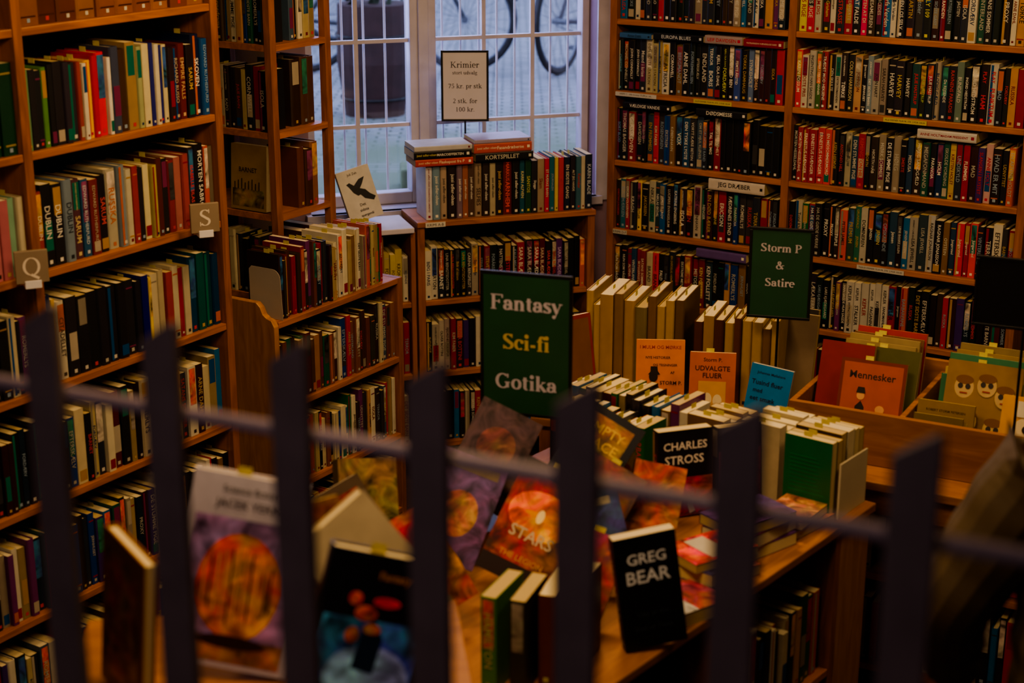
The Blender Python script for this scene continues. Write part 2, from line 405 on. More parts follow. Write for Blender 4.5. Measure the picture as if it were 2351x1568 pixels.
def row(F, x0, x1, z, pal, titles=None, h=(.18, .205), t=(.016, .032), d=(.12, .14), y=.012, group='', place='', hardp=.2, tp=.55, explicit=None, **kw):
    x = x0; out = []; ti = 0
    titles = titles or []
    if explicit:
        tot = sum(e[1] for e in explicit)+.0012*len(explicit)
        sc = (x1-x0)/tot
        for e in explicit:
            col, Tk, Hh = e[0], e[1]*sc, e[2]
            add_book(F @ T(x, y+rnd.uniform(0, .01), z+.0006), Tk, rnd.uniform(*d), Hh, col, e[3] if len(e) > 3 else None,
                         rnd.random() < .6, e[4] if len(e) > 4 else None, group, place, **kw)
            out.append((x, Tk, Hh)); x += Tk+.0012*sc
        return out
    while True:
        Tk = rnd.uniform(*t)
        if x+Tk > x1: break
        tt = None
        if ti < len(titles): tt = titles[ti]; ti += 1
        elif rnd.random() < tp: tt = rnd.choice(POOL)
        col = pick(pal); tc = None
        if tt and '^' in tt:
            tt, col, tc = (tt.split('^')+[None])[:3]
        Hh = rnd.uniform(*h)
        add_book(F @ T(x, y+rnd.uniform(0, .014), z+.0006), Tk, rnd.uniform(*d), Hh, col, tt, rnd.random() < hardp, tc, group, place, **kw)
        out.append((x, Tk, Hh)); x += Tk+.0012
    return out

def flat(F, x, y, z, L, Tk, D, col, title, tcol=None, group='', place='', tcol2=None):
    add_book(F @ T(x+L, y, z) @ RY(-90), Tk, D, L, col, title, False, tcol, group, place, style=0, slip=False, tcol2=tcol2)
def top_at(r, x, L, z):
    return z+max([q[2] for q in r if q[0]+q[1] > x and q[0] < x+L]+[0])+.0015

def face(F, x, y, z, W, Hh, Tk, col, yaw=0, lean=10, roll=0, art=None, **kw):
    lift = abs(math.sin(R(roll)))*W/2*math.cos(R(lean))+Tk*math.sin(R(max(lean, 0)))+.0006
    M = F @ T(x, y, z+lift) @ RZ(yaw) @ RX(-lean) @ RY(roll) @ T(-W/2, 0, 0) @ RZ(-90)
    kw.setdefault('force', True)
    return add_book(M, Tk, W, Hh, col, art=art, **kw)

# ------------------------------------------------------------ bookcase
def bookcase(F, x0, x1, uprights, zs, depth, height, label, name='bookcase', y0=0, back=True, bt=.02, ut=.028, zlow=0, mh=None):
    root = empty(name, F @ T(x0, y0, zlow), label, 'bookcase')
    for u in uprights:
        m = MB(); m.box(u-x0, u-x0+ut, 0, depth, 0, height-zlow); m.obj('side_panel', [M_woodV], parent=root, bevel=.002)
    ups = sorted(uprights)
    for i in range(len(ups)-1):
        a, b = ups[i]+ut-x0+.0003, ups[i+1]-x0-.0003
        for z in zs:
            m = MB(); m.box(a, b, .002, depth, z-bt-zlow, z-zlow); m.obj('shelf_board', [mh or M_wood], parent=root, bevel=.002)
        if back:
            m = MB(); m.box(a, b, depth-.012, depth-.001, 0, height-zlow); m.obj('back_panel', [M_woodD], parent=root)
    return root
def strip(root_F, root, x, z, w, h, text, col='#a89834', tcol='#1c1a14', yo=0):
    m = MB(); m.box(0, w, -.002, 0, 0, h, hx(col))
    Mt = Matrix(((1, 0, 0, w/2), (0, 0, -1, -.0024), (0, 1, 0, h/2), (0, 0, 0, 1)))
    put_text(m, Mt, text, w*.92, h*.55, hx(tcol))
    o = m.obj('shelf_label', [M_attr]); o.parent = root
    o.matrix_local = root.matrix_world.inverted() @ root_F @ T(x, -.0005+yo, z)
    o['label'] = 'printed shelf edge label strip'

# =================================================== L
LD = (.537, .843)
FL = frame(-1.183, 4.04, *LD)
zL = [.09, .395, .70, 1.005, 1.31, 1.615, 1.92, 2.225]
LE = .662
bookcase(FL, -.66, .688, [-.66, -.03, .662], zL, .25, 2.5, 'tall orange-brown pine bookcase filled with hardbacks')
gL = 'books in the tall pine bookcase'; pL = 'shelf of the tall pine bookcase'
E1 = [('#5f7a5c', .016, .2), ('#1d1b1f', .018, .2), ('#191a1e', .02, .195), ('#4f7a24', .018, .2), ('#17171a', .018, .205), ('#1e1b20', .028, .21), ('#2a2530', .02, .205), ('#26262e', .026, .2),
      ('#8a3a22', .014, .2), ('#bfb8a6', .014, .195), ('#d8a030', .02, .2, None, '#a01822'), ('#a81a22', .018, .21), ('#c8222a', .03, .215), ('#c6c0b4', .012, .2), ('#3a3f52', .03, .225), ('#3c2a20', .026, .215),
      ('#8a7458', .034, .23), ('#8e926f', .018, .215), ('#b9af8e', .024, .22), ('#2e2e6a', .016, .22), ('#b9b29d', .018, .215), ('#2c2c62', .016, .21), ('#afa688', .016, .21), ('#241a1e', .02, .2),
      ('#3a1520', .022, .2, 'RICHARD RUSSO', '#b8a890'), ('#5c1f18', .026, .205, 'EMPIRE FALLS', '#c9a98a'), ('#1b1518', .026, .2, 'SARUM', '#c8a850'), ('#141c3a', .028, .225, 'SKOVEN', '#e6e2da'), ('#2c4a78', .026, .21, 'EDWARD RUTHERFURD', '#8fa8c0')]
row(FL, .002, LE-.001, 1.615, '', explicit=E1, d=(.14, .16), group=gL, place=pL)
E2 = [('#8a3a28', .022, .2, 'DUBLIN', '#d8d0c0'), ('#15161a', .03, .215, 'DUBLIN', '#d8d4c8'), ('#18181c', .03, .21, 'DUBLIN', '#e0dcd2'), ('#6a7680', .028, .215, 'DUBLIN', '#20242a'), ('#4a3038', .026, .21, 'EDWARD RUTHERFURD|SARUM', '#c8b890'),
      ('#2c4a66', .022, .205, 'EDWARD RUTHERFURD', '#c0c8d0'), ('#6a2c24', .026, .2, 'EDWARD RUTHERFURD', '#9a9488'), ('#18141a', .028, .205, 'SARUM', '#b8503a'), ('#989280', .034, .215, 'RUSSKA', '#a86a4a'), ('#6f7980', .022, .22), ('#a8a28e', .02, .205),
      ('#8a3024', .018, .21), ('#201c1e', .02, .2), ('#b8af8e', .024, .205), ('#a09030', .016, .2), ('#4c2622', .02, .215), ('#1c1a1c', .02, .21), ('#78302a', .022, .2), ('#905f5c', .022, .205), ('#8a4a50', .022, .21),
      ('#241e22', .02, .225, 'ISABELLE SILAS', '#c84a3a'), ('#141216', .03, .23, 'MORTEN SABROE', '#e0dcd0'), ('#a85a4a', .016, .22), ('#5c5448', .02, .215)]
row(FL, .002, LE-.001, 1.31, '', explicit=E2, d=(.14, .16), group=gL, place=pL)
E3 = [('#1c2440', .024, .235), ('#b89a4a', .01, .22), ('#b6b09e', .022, .21, 'CITADELLET', '#3a3228'), ('#1e1c20', .03, .215), ('#17161a', .03, .21), ('#131316', .028, .212), ('#1a181c', .028, .214), ('#17161a', .028, .21), ('#151418', .028, .211), ('#1a1a1e', .026, .21), ('#181820', .02, .2),
      ('#1c1c60', .02, .21), ('#c8b048', .008, .2), ('#a89f88', .022, .205), ('#988e76', .02, .21), ('#8a3020', .02, .2), ('#a8a08c', .022, .21), ('#8a1c1c', .014, .2), ('#a49c88', .02, .2), ('#123450', .024, .22), ('#104440', .024, .225), ('#0c303c', .026, .22), ('#142f4c', .022, .21)]
row(FL, .002, LE-.001, 1.005, '', explicit=E3, d=(.14, .16), group=gL, place=pL)
row(FL, .002, LE-.001, .70, 'light', h=(.19, .23), t=(.018, .034), d=(.14, .16), group=gL, place=pL, tp=.25)
row(FL, .002, LE-.001, .395, 'mixed', h=(.19, .22), t=(.016, .03), d=(.14, .16), group=gL, place=pL, tp=.25)
row(FL, .002, LE-.001, .09, 'mixed', h=(.18, .21), t=(.016, .03), d=(.14, .16), group=gL, place=pL, tp=.2)
row(FL, .0, LE-.001, 1.92, '', explicit=[(c, .05, .2) for c in ['#7a4e28', '#4e2814', '#5a3018', '#825830', '#7c4c28', '#845430', '#764624', '#8a5c38', '#6a3c20', '#805430']], d=(.15, .17), group=gL, place=pL, style=4, acc='#3a1a0a')
row(FL, -.3, -.032, 1.92, 'brown', h=(.2, .22), t=(.03, .05), d=(.15, .16), group=gL, place=pL, tp=0)
row(FL, -.3, -.032, 1.615, '', explicit=[('#0e3020', .04, .225)]*6, d=(.15, .16), group=gL, place=pL, style=4, acc='#8a7a3a')
row(FL, -.3, -.032, 1.31, '', explicit=[('#b04a18', .04, .2), ('#c05a1c', .03, .2), ('#a8451a', .04, .21), ('#a06a70', .02, .2), ('#986068', .02, .2), ('#6f8e78', .018, .2), ('#a7a08a', .015, .2)], d=(.15, .16), group=gL, place=pL, style=0)
for z, p in ((1.005, 'light'), (.70, 'dark'), (.395, 'mixed'), (.09, 'mixed')):
    row(FL, -.33, -.032, z, p, h=(.19, .22), t=(.016, .03), d=(.14, .16), group=gL, place=pL, tp=.3)

M_greige = mat_plain('greige_paint', '#80705c', .6)
def letter_block(F, x, z, ch):
    root = empty('letter_sign', F @ T(x, -.055, z+.0005) @ RZ(-34), 'greige square wooden letter marker with pale serif letter on shelf edge', 'sign')
    m = MB(); m.box(-.04, .04, -.006, .006, 0, .082); m.obj('letter_panel', [M_greige], parent=root, bevel=.0015)
    m = MB(); serif_text(m, Matrix(((1, 0, 0, 0), (0, 0, -1, -.0064), (0, 1, 0, .02), (0, 0, 0, 1))), ch, .045, hx('#d0c4b4'), .1, .03)
    m.obj('lettering', [M_attr], parent=root)
    m = MB(); m.box(-.02, .02, -.012, .05, -.012, -.0005); m.box(-.02, .02, -.014, -.011, -.012, .008)
    m.obj('clip_holder', [M_white], parent=root, bevel=.001)
letter_block(FL, .535, 1.31, 'S')
letter_block(FL, -.085, 1.31, 'Q')

# =================================================== M
FM = frame(-.72, 4.9, *LD)
zM = [.075, .355, .635, .915]; ME = .62
rt = empty('bookcase', FM, 'low pine bookcase with scalloped plywood end panel', 'bookcase')
m = MB()
prof = [(.0, 0), (0, .905), (.012, .925), (.03, .93), (.045, .94), (.055, .962), (.07, .975), (.22, .975), (.22, 0)]
m.prism(prof, 0, .022, Matrix(((0, 0, 1, -.024), (1, 0, 0, 0), (0, 1, 0, 0), (0, 0, 0, 1))))
m.obj('end_panel', [M_woodL], parent=rt, bevel=.002)
m = MB(); m.box(ME, ME+.025, 0, .22, 0, .915); m.obj('side_panel', [M_woodV], parent=rt, bevel=.002)
for z in zM:
    m = MB(); m.box(0, ME-.0005, .001, .22, z-.02, z); m.obj('shelf_board', [M_wood], parent=rt, bevel=.002)
m = MB(); m.box(0, ME-.0005, .208, .2195, 0, .9); m.obj('back_panel', [M_woodD], parent=rt)
gM = 'books in the low pine bookcase'; pM = 'shelf of the low pine bookcase'
row(FM, .03, ME-.03, .915, 'light', h=(.17, .22), t=(.012, .024), d=(.13, .16), group=gM, place='top of the low pine bookcase', tp=.4, titles=['^#2a1c18', '^#2a2420', '^#5a2018', '^#3c2418', 'Janteloven', None, '^#7a2c24', '^#24201c'], hardp=.6, slip=True)
row(FM, .002, ME-.002, .635, 'brown', h=(.17, .215), t=(.016, .03), d=(.13, .16), group=gM, place=pM, tp=.3)
row(FM, .002, ME-.002, .355, 'light', h=(.17, .215), t=(.014, .026), d=(.13, .16), group=gM, place=pM, tp=.3)
row(FM, .002, ME-.002, .075, 'mixed', h=(.17, .21), t=(.014, .028), d=(.13, .16), group=gM, place=pM, tp=.3)
m = MB()
pr = [(0, 0), (0, .02)] + [(.035-.03*math.cos(R(a)), .13+.03*math.sin(R(a))) for a in range(0, 91, 15)] + [(.12, .16), (.13, .15), (.13, 0)]
m.prism(pr, 0, .0015, Matrix(((0, 0, 1, .012), (1, 0, 0, .005), (0, 1, 0, 0), (0, 0, 0, 1))))
tag(m.obj('bookend', [M_steel], M=FM @ T(.012, 0, .9155)), 'pale metal bookend plate holding the row upright', 'bookend')

# =================================================== T
FT = frame(-.761, 5.25, *LD)
rt = empty('bookcase', FT, 'tall open pine corner rack of old and new books', 'bookcase')
for (x, y) in ((0, 0), (.275, 0), (0, .42), (.275, .42)):
    m = MB(); m.box(x, x+.028, y, y+.028, 0, 2.5); m.obj('post', [M_woodV], parent=rt, bevel=.002)
for z in [.89, 1.17, 1.44, 1.72, 2.0, .6, .3]:
    m = MB(); m.box(.0285, .2745, .001, .447, z-.02, z); m.box(.001, .0283, .029, .419, z-.02, z); m.obj('shelf_board', [M_wood], parent=rt)
m = MB(); m.box(.0285, .2745, .435, .447, .2, 2.5); m.obj('back_panel', [M_woodD], parent=rt)
FTL = FT @ T(0, .42, 0) @ RZ(-90)
gT = 'books in the corner rack'; pT = 'open corner rack'
for z, p, tt in ((2.0, 'light', []), (1.72, 'mixed', ['Dagmars Datter', 'Depuis I Krigsving', 'Et Vennedrama']), (1.44, 'mixed', ['^#9a8a4a', 'Eva Tind|Citronbjerget^#987a80^#c8c030', 'Dagmars^#989080', 'ALEKSANDAR TISMA|KAPO^#25201e', None, 'JULIE BAHN^#3a3028']), (.89, 'dark', [])):
    row(FTL, .14, .385, z, p, titles=tt, h=(.18, .215), t=(.016, .03), d=(.09, .1), y=.006, group=gT, place=pT, tp=.3)
face(FTL, .29, .035, 1.17, .15, .215, .028, '#7a6430', 0, 4, art=[('r', 0, 1, 0, 1, '#8a7030'), ('n', .05, .95, .05, .32, '#6a5828')] + [('r', .1+.1*i, .13+.1*i, .32, .42+.03*(i % 3), '#2a2014') for i in range(8)]+[('t', 'BARNET', .5, .62, .07, '#2a2014', .7)], group=gT, place=pT)
row(FT, .135, .27, 1.44, 'brown', h=(.2, .225), t=(.03, .045), d=(.13, .15), y=.03, group=gT, place=pT, tp=0, hardp=1)
row(FT, .135, .27, 1.17, 'brown', h=(.17, .21), t=(.03, .045), d=(.13, .15), y=.01, group=gT, place=pT, tp=0, hardp=1)
row(FT, .135, .27, 1.72, 'light', h=(.17, .21), t=(.02, .035), d=(.13, .15), y=.03, group=gT, place=pT, tp=0)
row(FT, .135, .27, .89, 'brown', h=(.17, .21), t=(.03, .045), d=(.13, .15), y=.01, group=gT, place=pT, tp=0)

# =================================================== N + K
FN = frame(-.462, 5.80, .95, .31)
bookcase(FN, -.02, .115, [-.02, .1], [.15, .43, .71], .16, .975, 'narrow pine shelf unit in the window corner', ut=.018)
m = MB(); m.box(-.06, .110, -.02, .2, 0, .02); tag(m.obj('ledge_board', [M_frame], M=FN @ T(0, 0, .976), bevel=.003), 'white painted ledge board beside the window', 'ledge')
for z, p in ((.71, 'light'), (.43, 'mixed'), (.15, 'mixed')):
    row(FN, .0, .098, z, p, h=(.17, .2), t=(.018, .026), group='books in the narrow corner unit', place='narrow corner shelf', tp=.8, titles=['FOLKET^#a09050^#4a2c18', 'FOLKET^#b0a052^#4a2c18', 'KRONIKE^#a89850^#40301c'] if z > .7 else [])
FK = frame(-.3165, 5.85, .95, .31)
rk = bookcase(FK, -.028, .66, [-.028, .632], [.15, .43, .71], .22, .989, 'pine bookcase of crime novels below the window')
m = MB(); m.box(-.001, .689, -.008, .23, .9895, 1.0095); o = m.obj('top_board', [M_wood], M=None, parent=rk, bevel=.002)
strip(FK, rk, .0, .99, .075, .018, 'KRIMI A-B', '#b8b4ac', yo=-.01)
gK = 'crime novels in the window bookcase'; pK = 'crime bookcase below the window'
J = 'jussi adler-olsen'
EK = [('#b8b6bc', .02, .2, J+'|WASHINGTON DEKRETET', '#7a1c20'), ('#6a8090', .026, .2, J, '#e8e4da'), ('#98887a', .022, .195, J, '#1c1a1c'), ('#241c1c', .028, .2, J, '#e0dcd2'), ('#6a5a68', .02, .195, J, '#eae6dc'), ('#8a5a48', .018, .195, J, '#e0dcd2'), ('#4a3a34', .02, .2, J, '#e0dcd2'),
      ('#88796a', .024, .2, J+'|SELFIES', '#2a1c18'), ('#2c2422', .024, .2, J, '#e0dcd2'), ('#98907c', .018, .195, J, '#201c18'), ('#1c1a1e', .026, .205, J, '#d8b050'), ('#5c2018', .028, .205, 'MARKUS|ARNHEM', '#d85a3a'), ('#131316', .024, .2, J, '#e0dcd2'), ('#244a5a', .018, .2, 'KARIN ALFVEN', '#d8d0a0'), ('#1c3c2c', .02, .2, 'SANTOS', '#c8c040'),
      ('#202028', .02, .195, 'Skygge', '#e0dcd2'), ('#887a6a', .022, .2, 'Skam', '#6a1c18'), ('#a84050', .016, .2, 'ET MÆRKE BARN'), ('#2a5a6a', .018, .205, 'JOURNALEN'), ('#b8a23a', .012, .2), ('#a8342a', .018, .2, 'ADAM FABER'), ('#1c2438', .02, .2, 'EN SIDSTE GANG', '#d8d0c0'), ('#24202a', .018, .205, 'ALT JEG HAVDE', '#d8d0c0'), ('#3c5a6a', .018, .2, 'Korridor'), ('#a8a294', .014, .2), ('#20283c', .022, .205, 'KARIN BLADE', '#c8d0e0')]
rK = row(FK, .012, .655, 1.01, '', explicit=EK, d=(.12, .14), group=gK, place='top of the window bookcase', style=0)
z = top_at(rK, -.02, .2, 1.01)
flat(FK, -.03, .0, z, .215, .025, .14, '#a8442f', J+'|Flaskepost fra P', '#e8e0d0', gK, 'row of crime novels')
flat(FK, -.035, .004, z+.026, .215, .028, .14, '#14141a', J+'|MARCOEFFEKTEN', '#e8e4da', gK, 'row of crime novels', tcol2='#d8c838')
flat(FK, -.033, .002, z+.055, .215, .018, .14, '#a8a8ac', None, None, gK, 'row of crime novels')
z = top_at(rK, .19, .22, 1.01)
flat(FK, .195, .0, z, .22, .03, .14, '#16181c', 'KORTSPILLET', '#c8c4b8', gK, 'row of crime novels')
flat(FK, .19, .003, z+.031, .22, .034, .14, '#a85a50', 'jussi adler-olsen|Fasandræberne', '#e8e0d0', gK, 'row of crime novels')
flat(FK, .192, .002, z+.066, .215, .014, .14, '#9088a0', None, None, gK, 'row of crime novels')
SB = 'SARA BLÆDEL'
row(FK, .003, .63, .71, 'dark', ['BØG I PARIS', 'UDEN ET ORD|BARTON^#a8a498^#1c1c1e', 'FIONA BARTON|BARNET^#20242c^#e8e4da', 'LINA BENGTSDOTTER^#16161a', 'LINA BENGTSDOTTER^#1c1c20', 'Bidt af natten', 'LINA BENGTSDOTTER', 'CARINA BERGFELDT^#28282c', 'Den tredje^#888074', 'STEVE BERRY^#18181c^#7a7a80', 'STEVE BERRY^#7a1c1c', 'FORÅRSOFRET', 'NATTENS VOGTER', 'SYSTER^#1c1418^#b82c28', 'KALD MIG PRINSESSE', SB+'^#8a1c1c^#e0dcd0', SB+'^#1c1a1c', SB+'^#14141a^#e8e4da', SB+'^#501818^#d8c8b8', SB+'^#181618^#c84a3a', SB+'^#1a1a1a', SB+'^#4a2a5a^#c8b0d8', SB+'^#141414'], h=(.18, .2), t=(.018, .03), group=gK, place=pK)
row(FK, .003, .63, .43, 'crime', ['INDSIGT', 'OLIVER BOTTINI|FJENDENS BØRN^#888074^#1c1c1c', 'OLIVER BOTTINI^#989084^#20181c', 'FJEDRENES FODSPOR^#887a74^#2c1c1c', 'KIM FABER', 'OLIVER BOTTINI^#201c20'], h=(.18, .2), t=(.018, .03), group=gK, place=pK)
row(FK, .003, .63, .15, 'crime', ['REBECKA^#5a1c28'], h=(.18, .2), t=(.018, .03), group=gK, place=pK)

# =================================================== R
FR = frame(.39-.8415*.04, 6.08+.54*.04, .8415, -.54)
zR = [.15, .41, .67, .93, 1.19, 1.45, 1.71, 1.97]
rr = bookcase(FR, 0, 1.56, [0, .70, 1.532], zR, .22, 2.3, 'tall pine bookcase packed with crime novels')
gR = 'crime novels in the tall bookcase'; pR = 'shelf of the tall crime bookcase'
kw = dict(h=(.178, .198), t=(.017, .03), group=gR, place=pR, tp=.7)
b1, b2 = (.03, .698), (.73, 1.53)
row(FR, *b1, 1.71, 'crime', ['SUNE DE SOUZA', 'JØRGEN BREKKE', 'SVENSK', 'KAREN', 'SORT BLOD', 'ROMANCERO', 'BUTLER', 'SIF^#14141a^#e8e4da'], **kw)
row(FR, *b2, 1.71, 'crime', ['ARNES RIGE^#b8b02c^#8a1c1c', 'ARNES RIGE^#a81c22', 'BARM DIG^#989488^#8a1c1c', 'John Grisham^#24201c^#c8b040', 'Savisningen^#a8a498^#1c1c1c', 'HOMELSTRASSE', 'PANSERHJERTE', 'DYBT AT FALDE^#14141a^#e8e4da', 'KRYDSTEN AT DI^#c02c58', 'DUKKESAMLEREN', 'MERCEDES', 'Andorfs Verden', 'Andorfs Verden', 'FJENDEN I OS SELV^#14141c^#e0dcd2', 'MARTIN', 'Stoler', 'PLY 109^#14181c^#c8c02c', 'DEN SIDSTE GÅST', 'RANDEN^#7a1418^#e8e0d0', 'PARTISEJLEREN', 'JAGTEN'], **kw)
r = row(FR, *b1, 1.45, 'crime', ['CHRISTINE^#14222c^#6a9ab0', 'MICHAEL CONNELLY^#10141a', 'JOHN CONNOLLY^#14141a^#e8e4da', 'JOHN CONNOLLY^#101014^#e8e4da', 'Mænd i krise^#20242c', 'DEN SIDSTE STATION^#989074^#4a3c28', 'DEN SIDSTE STATION^#908868^#4a3c28', 'ROMERLYS^#8a7a5a^#201c18', 'CORNWELL|PATRICIA^#a8a498^#1c1c1e', 'CORNWELL^#14141a^#e8e4da', 'BERGMANDT', 'ARNE DAHL^#101218^#e0dcd2', 'FORFREMMELSEN', 'EFTERSKÆLV^#14181c^#b8b4a8', 'ENDLAND^#18181a', 'TERROR|BORIS^#20344a^#e0dcd2', 'KJELL OLA DAHL^#12121a^#e8e4da', 'KJELL OLA DAHL|FORDÆRV^#141416^#c8c838', 'BØDER VED BEN^#16161c^#e8e4da', 'FEMTE ÅRSTID^#3c4a80^#e0dcd2', 'TORKIL DAMHAUG^#14141a', 'SYNKEHOLT^#5a6a8a', "LUCA D'ANDREA^#1c1618^#d8b8a0"], **kw)
flat(FR, .18, .0, top_at(r, .18, .2, 1.45), .2, .024, .13, '#0f1218', 'EUROPA BLUES', '#c8ccd4', gR, pR); flat(FR, .04, .004, top_at(r, .04, .13, 1.45), .13, .018, .12, '#3c5a80', 'Arne Dahl', '#14202c', gR, pR)
flat(FR, .385, .0, top_at(r, .385, .14, 1.45), .145, .028, .13, '#887a7a', 'LEIF DAVIDSEN', '#a03040', gR, pR); flat(FR, .535, .0, top_at(r, .535, .15, 1.45), .15, .026, .13, '#7a1c24', 'PATRIARKENS HÆNDELIGE DØD', '#d8c8b8', gR, pR)
row(FR, *b2, 1.45, 'crime', ['KARIN FOSSUM^#b8342c^#e8e0d0', 'DEN SIDSTE PRIS^#a8a498^#7a1c18', 'INGENTING HAN SAGDE^#98948c^#2a2a2c', 'FEBER I DEJLIGE VENNER^#3c5a30^#e0dcd2', 'TRÆDET MOD HEKSENE^#8a2820^#e0dcd2', 'DEN SKJULTE', 'Jørn Riel|DETEKTIVMANDEN^#989488^#20181a', 'COLIN HARRISON|TØRKE^#28201c^#e8e4da', 'COLIN HARRISON^#1c1c1e^#c8b890', 'JOHNSON^#a08068^#5a1c18', 'JOHN HART|JERNHUSET^#14161c^#e8e4da', 'JOHN HART|DET SIDSTE BARN^#6a7880^#e8e4da', 'JOHN HART^#88847c^#1c1c1c', 'SARAH HARVEY^#7a7068^#28201c', 'HARVEY^#16161c^#d8d4c8', 'HARVEY^#201c24^#c8b040', 'HARVEY^#18181a^#d8d4c8', 'JULIE HASTRUP^#1c3a3a^#c82c28', 'JULIE HASTRUP^#1c201c^#a8b838', 'JULIE HASTRUP^#14202c^#e0dcd2', 'BLODIG GÆLD^#888074', 'De REJSENDE^#20283a^#d8d4c8', 'RAVNENS PARADIS^#14181c', 'BUNDFALD^#5a6a60', 'INGRID HEDSTRÖM^#101014^#e0dcd2', 'INGRID HEDSTRÖM^#141416^#e0dcd2', 'PLAY|HAM^#181014^#c83c38', 'PLAY|PUNKTUM^#a09c94^#b82c34', 'BAD^#14141a'], **kw)
r = row(FR, *b1, 1.19, 'crime', ['SORT BLOD^#101420^#6a8ab8', 'THOMAS BAGGER^#181c28', 'GLASSKOVEN^#7a2420^#e0dcd2', 'DAVIDSEN^#14202c', 'De gode brødre', 'EN FREMMED^#2c3a4a', 'KIM FABER^#a82c28', 'ROSENGREN', 'EKSTREM', 'KØBENHAVN', 'VOX^#14141a^#e8e4da', 'DEN TYSKE LYGTE^#24405c^#e0dcd2', 'VORTT KÆRE BETON', 'OM ET HJUL KLØVER', 'AFGRUNDENS RAND', 'TAL TIL MIG^#141416^#e8e4da', 'JEG ER EN HELT^#7a1c1c^#e8e0d0']+['^#0e0e10']*9, **dict(kw, tp=.1))
flat(FR, .06, .0, top_at(r, .06, .2, 1.19), .2, .022, .13, '#101014', 'VÆLDIGE VANDE', '#e0dcd2', gR, pR)
flat(FR, .36, .0, top_at(r, .36, .2, 1.19), .2, .026, .13, '#14161c', 'DØDSMESSE', '#e0dcd2', gR, pR)
r = row(FR, *b2, 1.19, 'crime', ['MORTEN HESSELDAHL^#181a1e', 'MORTEN HESSELDAHL^#8a2820^#e0dcd2', 'ERNESTUS HÆNGER^#8a2c28^#e0dcd2', 'ERNESTUS HÆNGER^#8a2c28^#e0dcd2', 'ERNESTUS HÆNGER^#a83c34^#e0dcd2', 'EN MIDSOMMERMORD^#b84a3c^#e0dcd2', 'ASEN HJEMVE^#18181a', 'ANTONIO HILL^#14141a', 'Reginald Hill^#888474^#20383c', 'DEN STUMME PIGE^#24384a', 'REMINGTON HILL', 'HIORTH', 'HIORTH HÅB^#28201c', 'MØRK SOMMER', 'DE STUMME PIGE^#18181c^#e8e4da', 'HØEG', 'SMERTE', 'MEDUSA^#24344a', 'HØJEG SANDGÆLD^#28201c^#d8d4c8', 'MEGAFONMAND', 'PARANOIA^#14141a^#e8e4da', 'HOLM^#1c2c4a^#e8e4da', 'ISKOLDE VORDING', 'KIRSTEN HOLST^#a8904a', 'UNDSKYLD', 'FLEMMER^#8a1c20^#e8e0d0', 'MAD', 'SLANGEN I BRYSTET', 'ANNE HOLT^#a88888^#a81c34', 'HVAD ER MIT', 'UDNYTTET^#14141a', 'EN AFTENS HOLDT'], **kw)
flat(FR, 1.18, .0, top_at(r, 1.18, .2, 1.19), .2, .03, .13, '#a8a4a0', 'ANNE HOLT|MADAM PRESIDENT', '#8a1c2c', gR, pR)
r = row(FR, *b1, .93, 'crime', ['CHRISTIAN JUNGERSEN^#201a18', 'BLODMÆRKEN^#2c5a6a', 'OSCAR VOLKERNSEN^#8a2420^#e0dcd2', 'KRAGH', 'DEN DØDE BUTLER^#c8a830', 'JAKOBSEN', 'NIKLAS EKDAL^#989484^#20201c', 'NIKLAS EKDAL^#24343c^#e0dcd2', 'JAMES ELLROY^#1c4a7a^#e0dcd2', 'LUCIFERS EVANGELIUM', 'KATRINE ENGBERG^#14141a^#e8e4da', 'KATRINE ENGBERG|ISOLA^#2c242c^#e8e4da', 'STEFFEN', 'FREDDE KØBENHAVN^#989084', 'HENGER', 'EN DØD BÆRER', 'BARBARERNE^#16161a^#c8b040', 'ERICSON^#8a1c20^#e0dcd2', 'FÆDRENES SYND^#1c1a20^#e0dcd2'], **kw)
flat(FR, .42, .0, top_at(r, .42, .22, .93), .22, .04, .13, '#b0a8a0', 'JEG DRÆBER', '#14141a', gR, pR)
row(FR, *b2, .93, 'crime', ['DØDEMARH', 'Total Khéops^#989080', 'EN DØD MANDS SKYGGE', 'HA DE GØDE VÆRRE^#8a2c28^#e0dcd2', 'HA DE GØDE VÆRRE^#18181a', 'PROXY^#14141a^#e8e4da', 'PROXY^#14141a^#e8e4da', 'PETER JAMES|TRIPLE^#28201c^#e8e4da', 'PETER JAMES^#b84a28^#201c1c', 'PREMIUM^#2c3c34', 'GRUNDFALD|JENSEN^#2c5a4a', 'DOMINEREN^#989488^#20201c', 'JENSEN^#14141a^#e8e4da', 'JENSEN^#18181c^#d8c040', 'OPSIKRENDE', 'Jensen^#24384a^#e0dcd2', 'LENE BANKE JULEN', 'JENSEN ULVEN', 'HVISKET I CHELSEA|LISA JEWELL^#88847c^#20201c', 'LISA JEWELL^#28343c', 'RAGNAR JONASSON^#989898^#28201c', 'RAGNAR JONASSON^#14141a^#e0dcd2', 'OYSTEIN', 'Jungersted^#24344a^#e0dcd2', 'Jungersted^#b82c28^#e0dcd2', 'Jungersted^#8a2024^#e0dcd2', 'Jungersted^#c84a3c^#e0dcd2'], **kw)
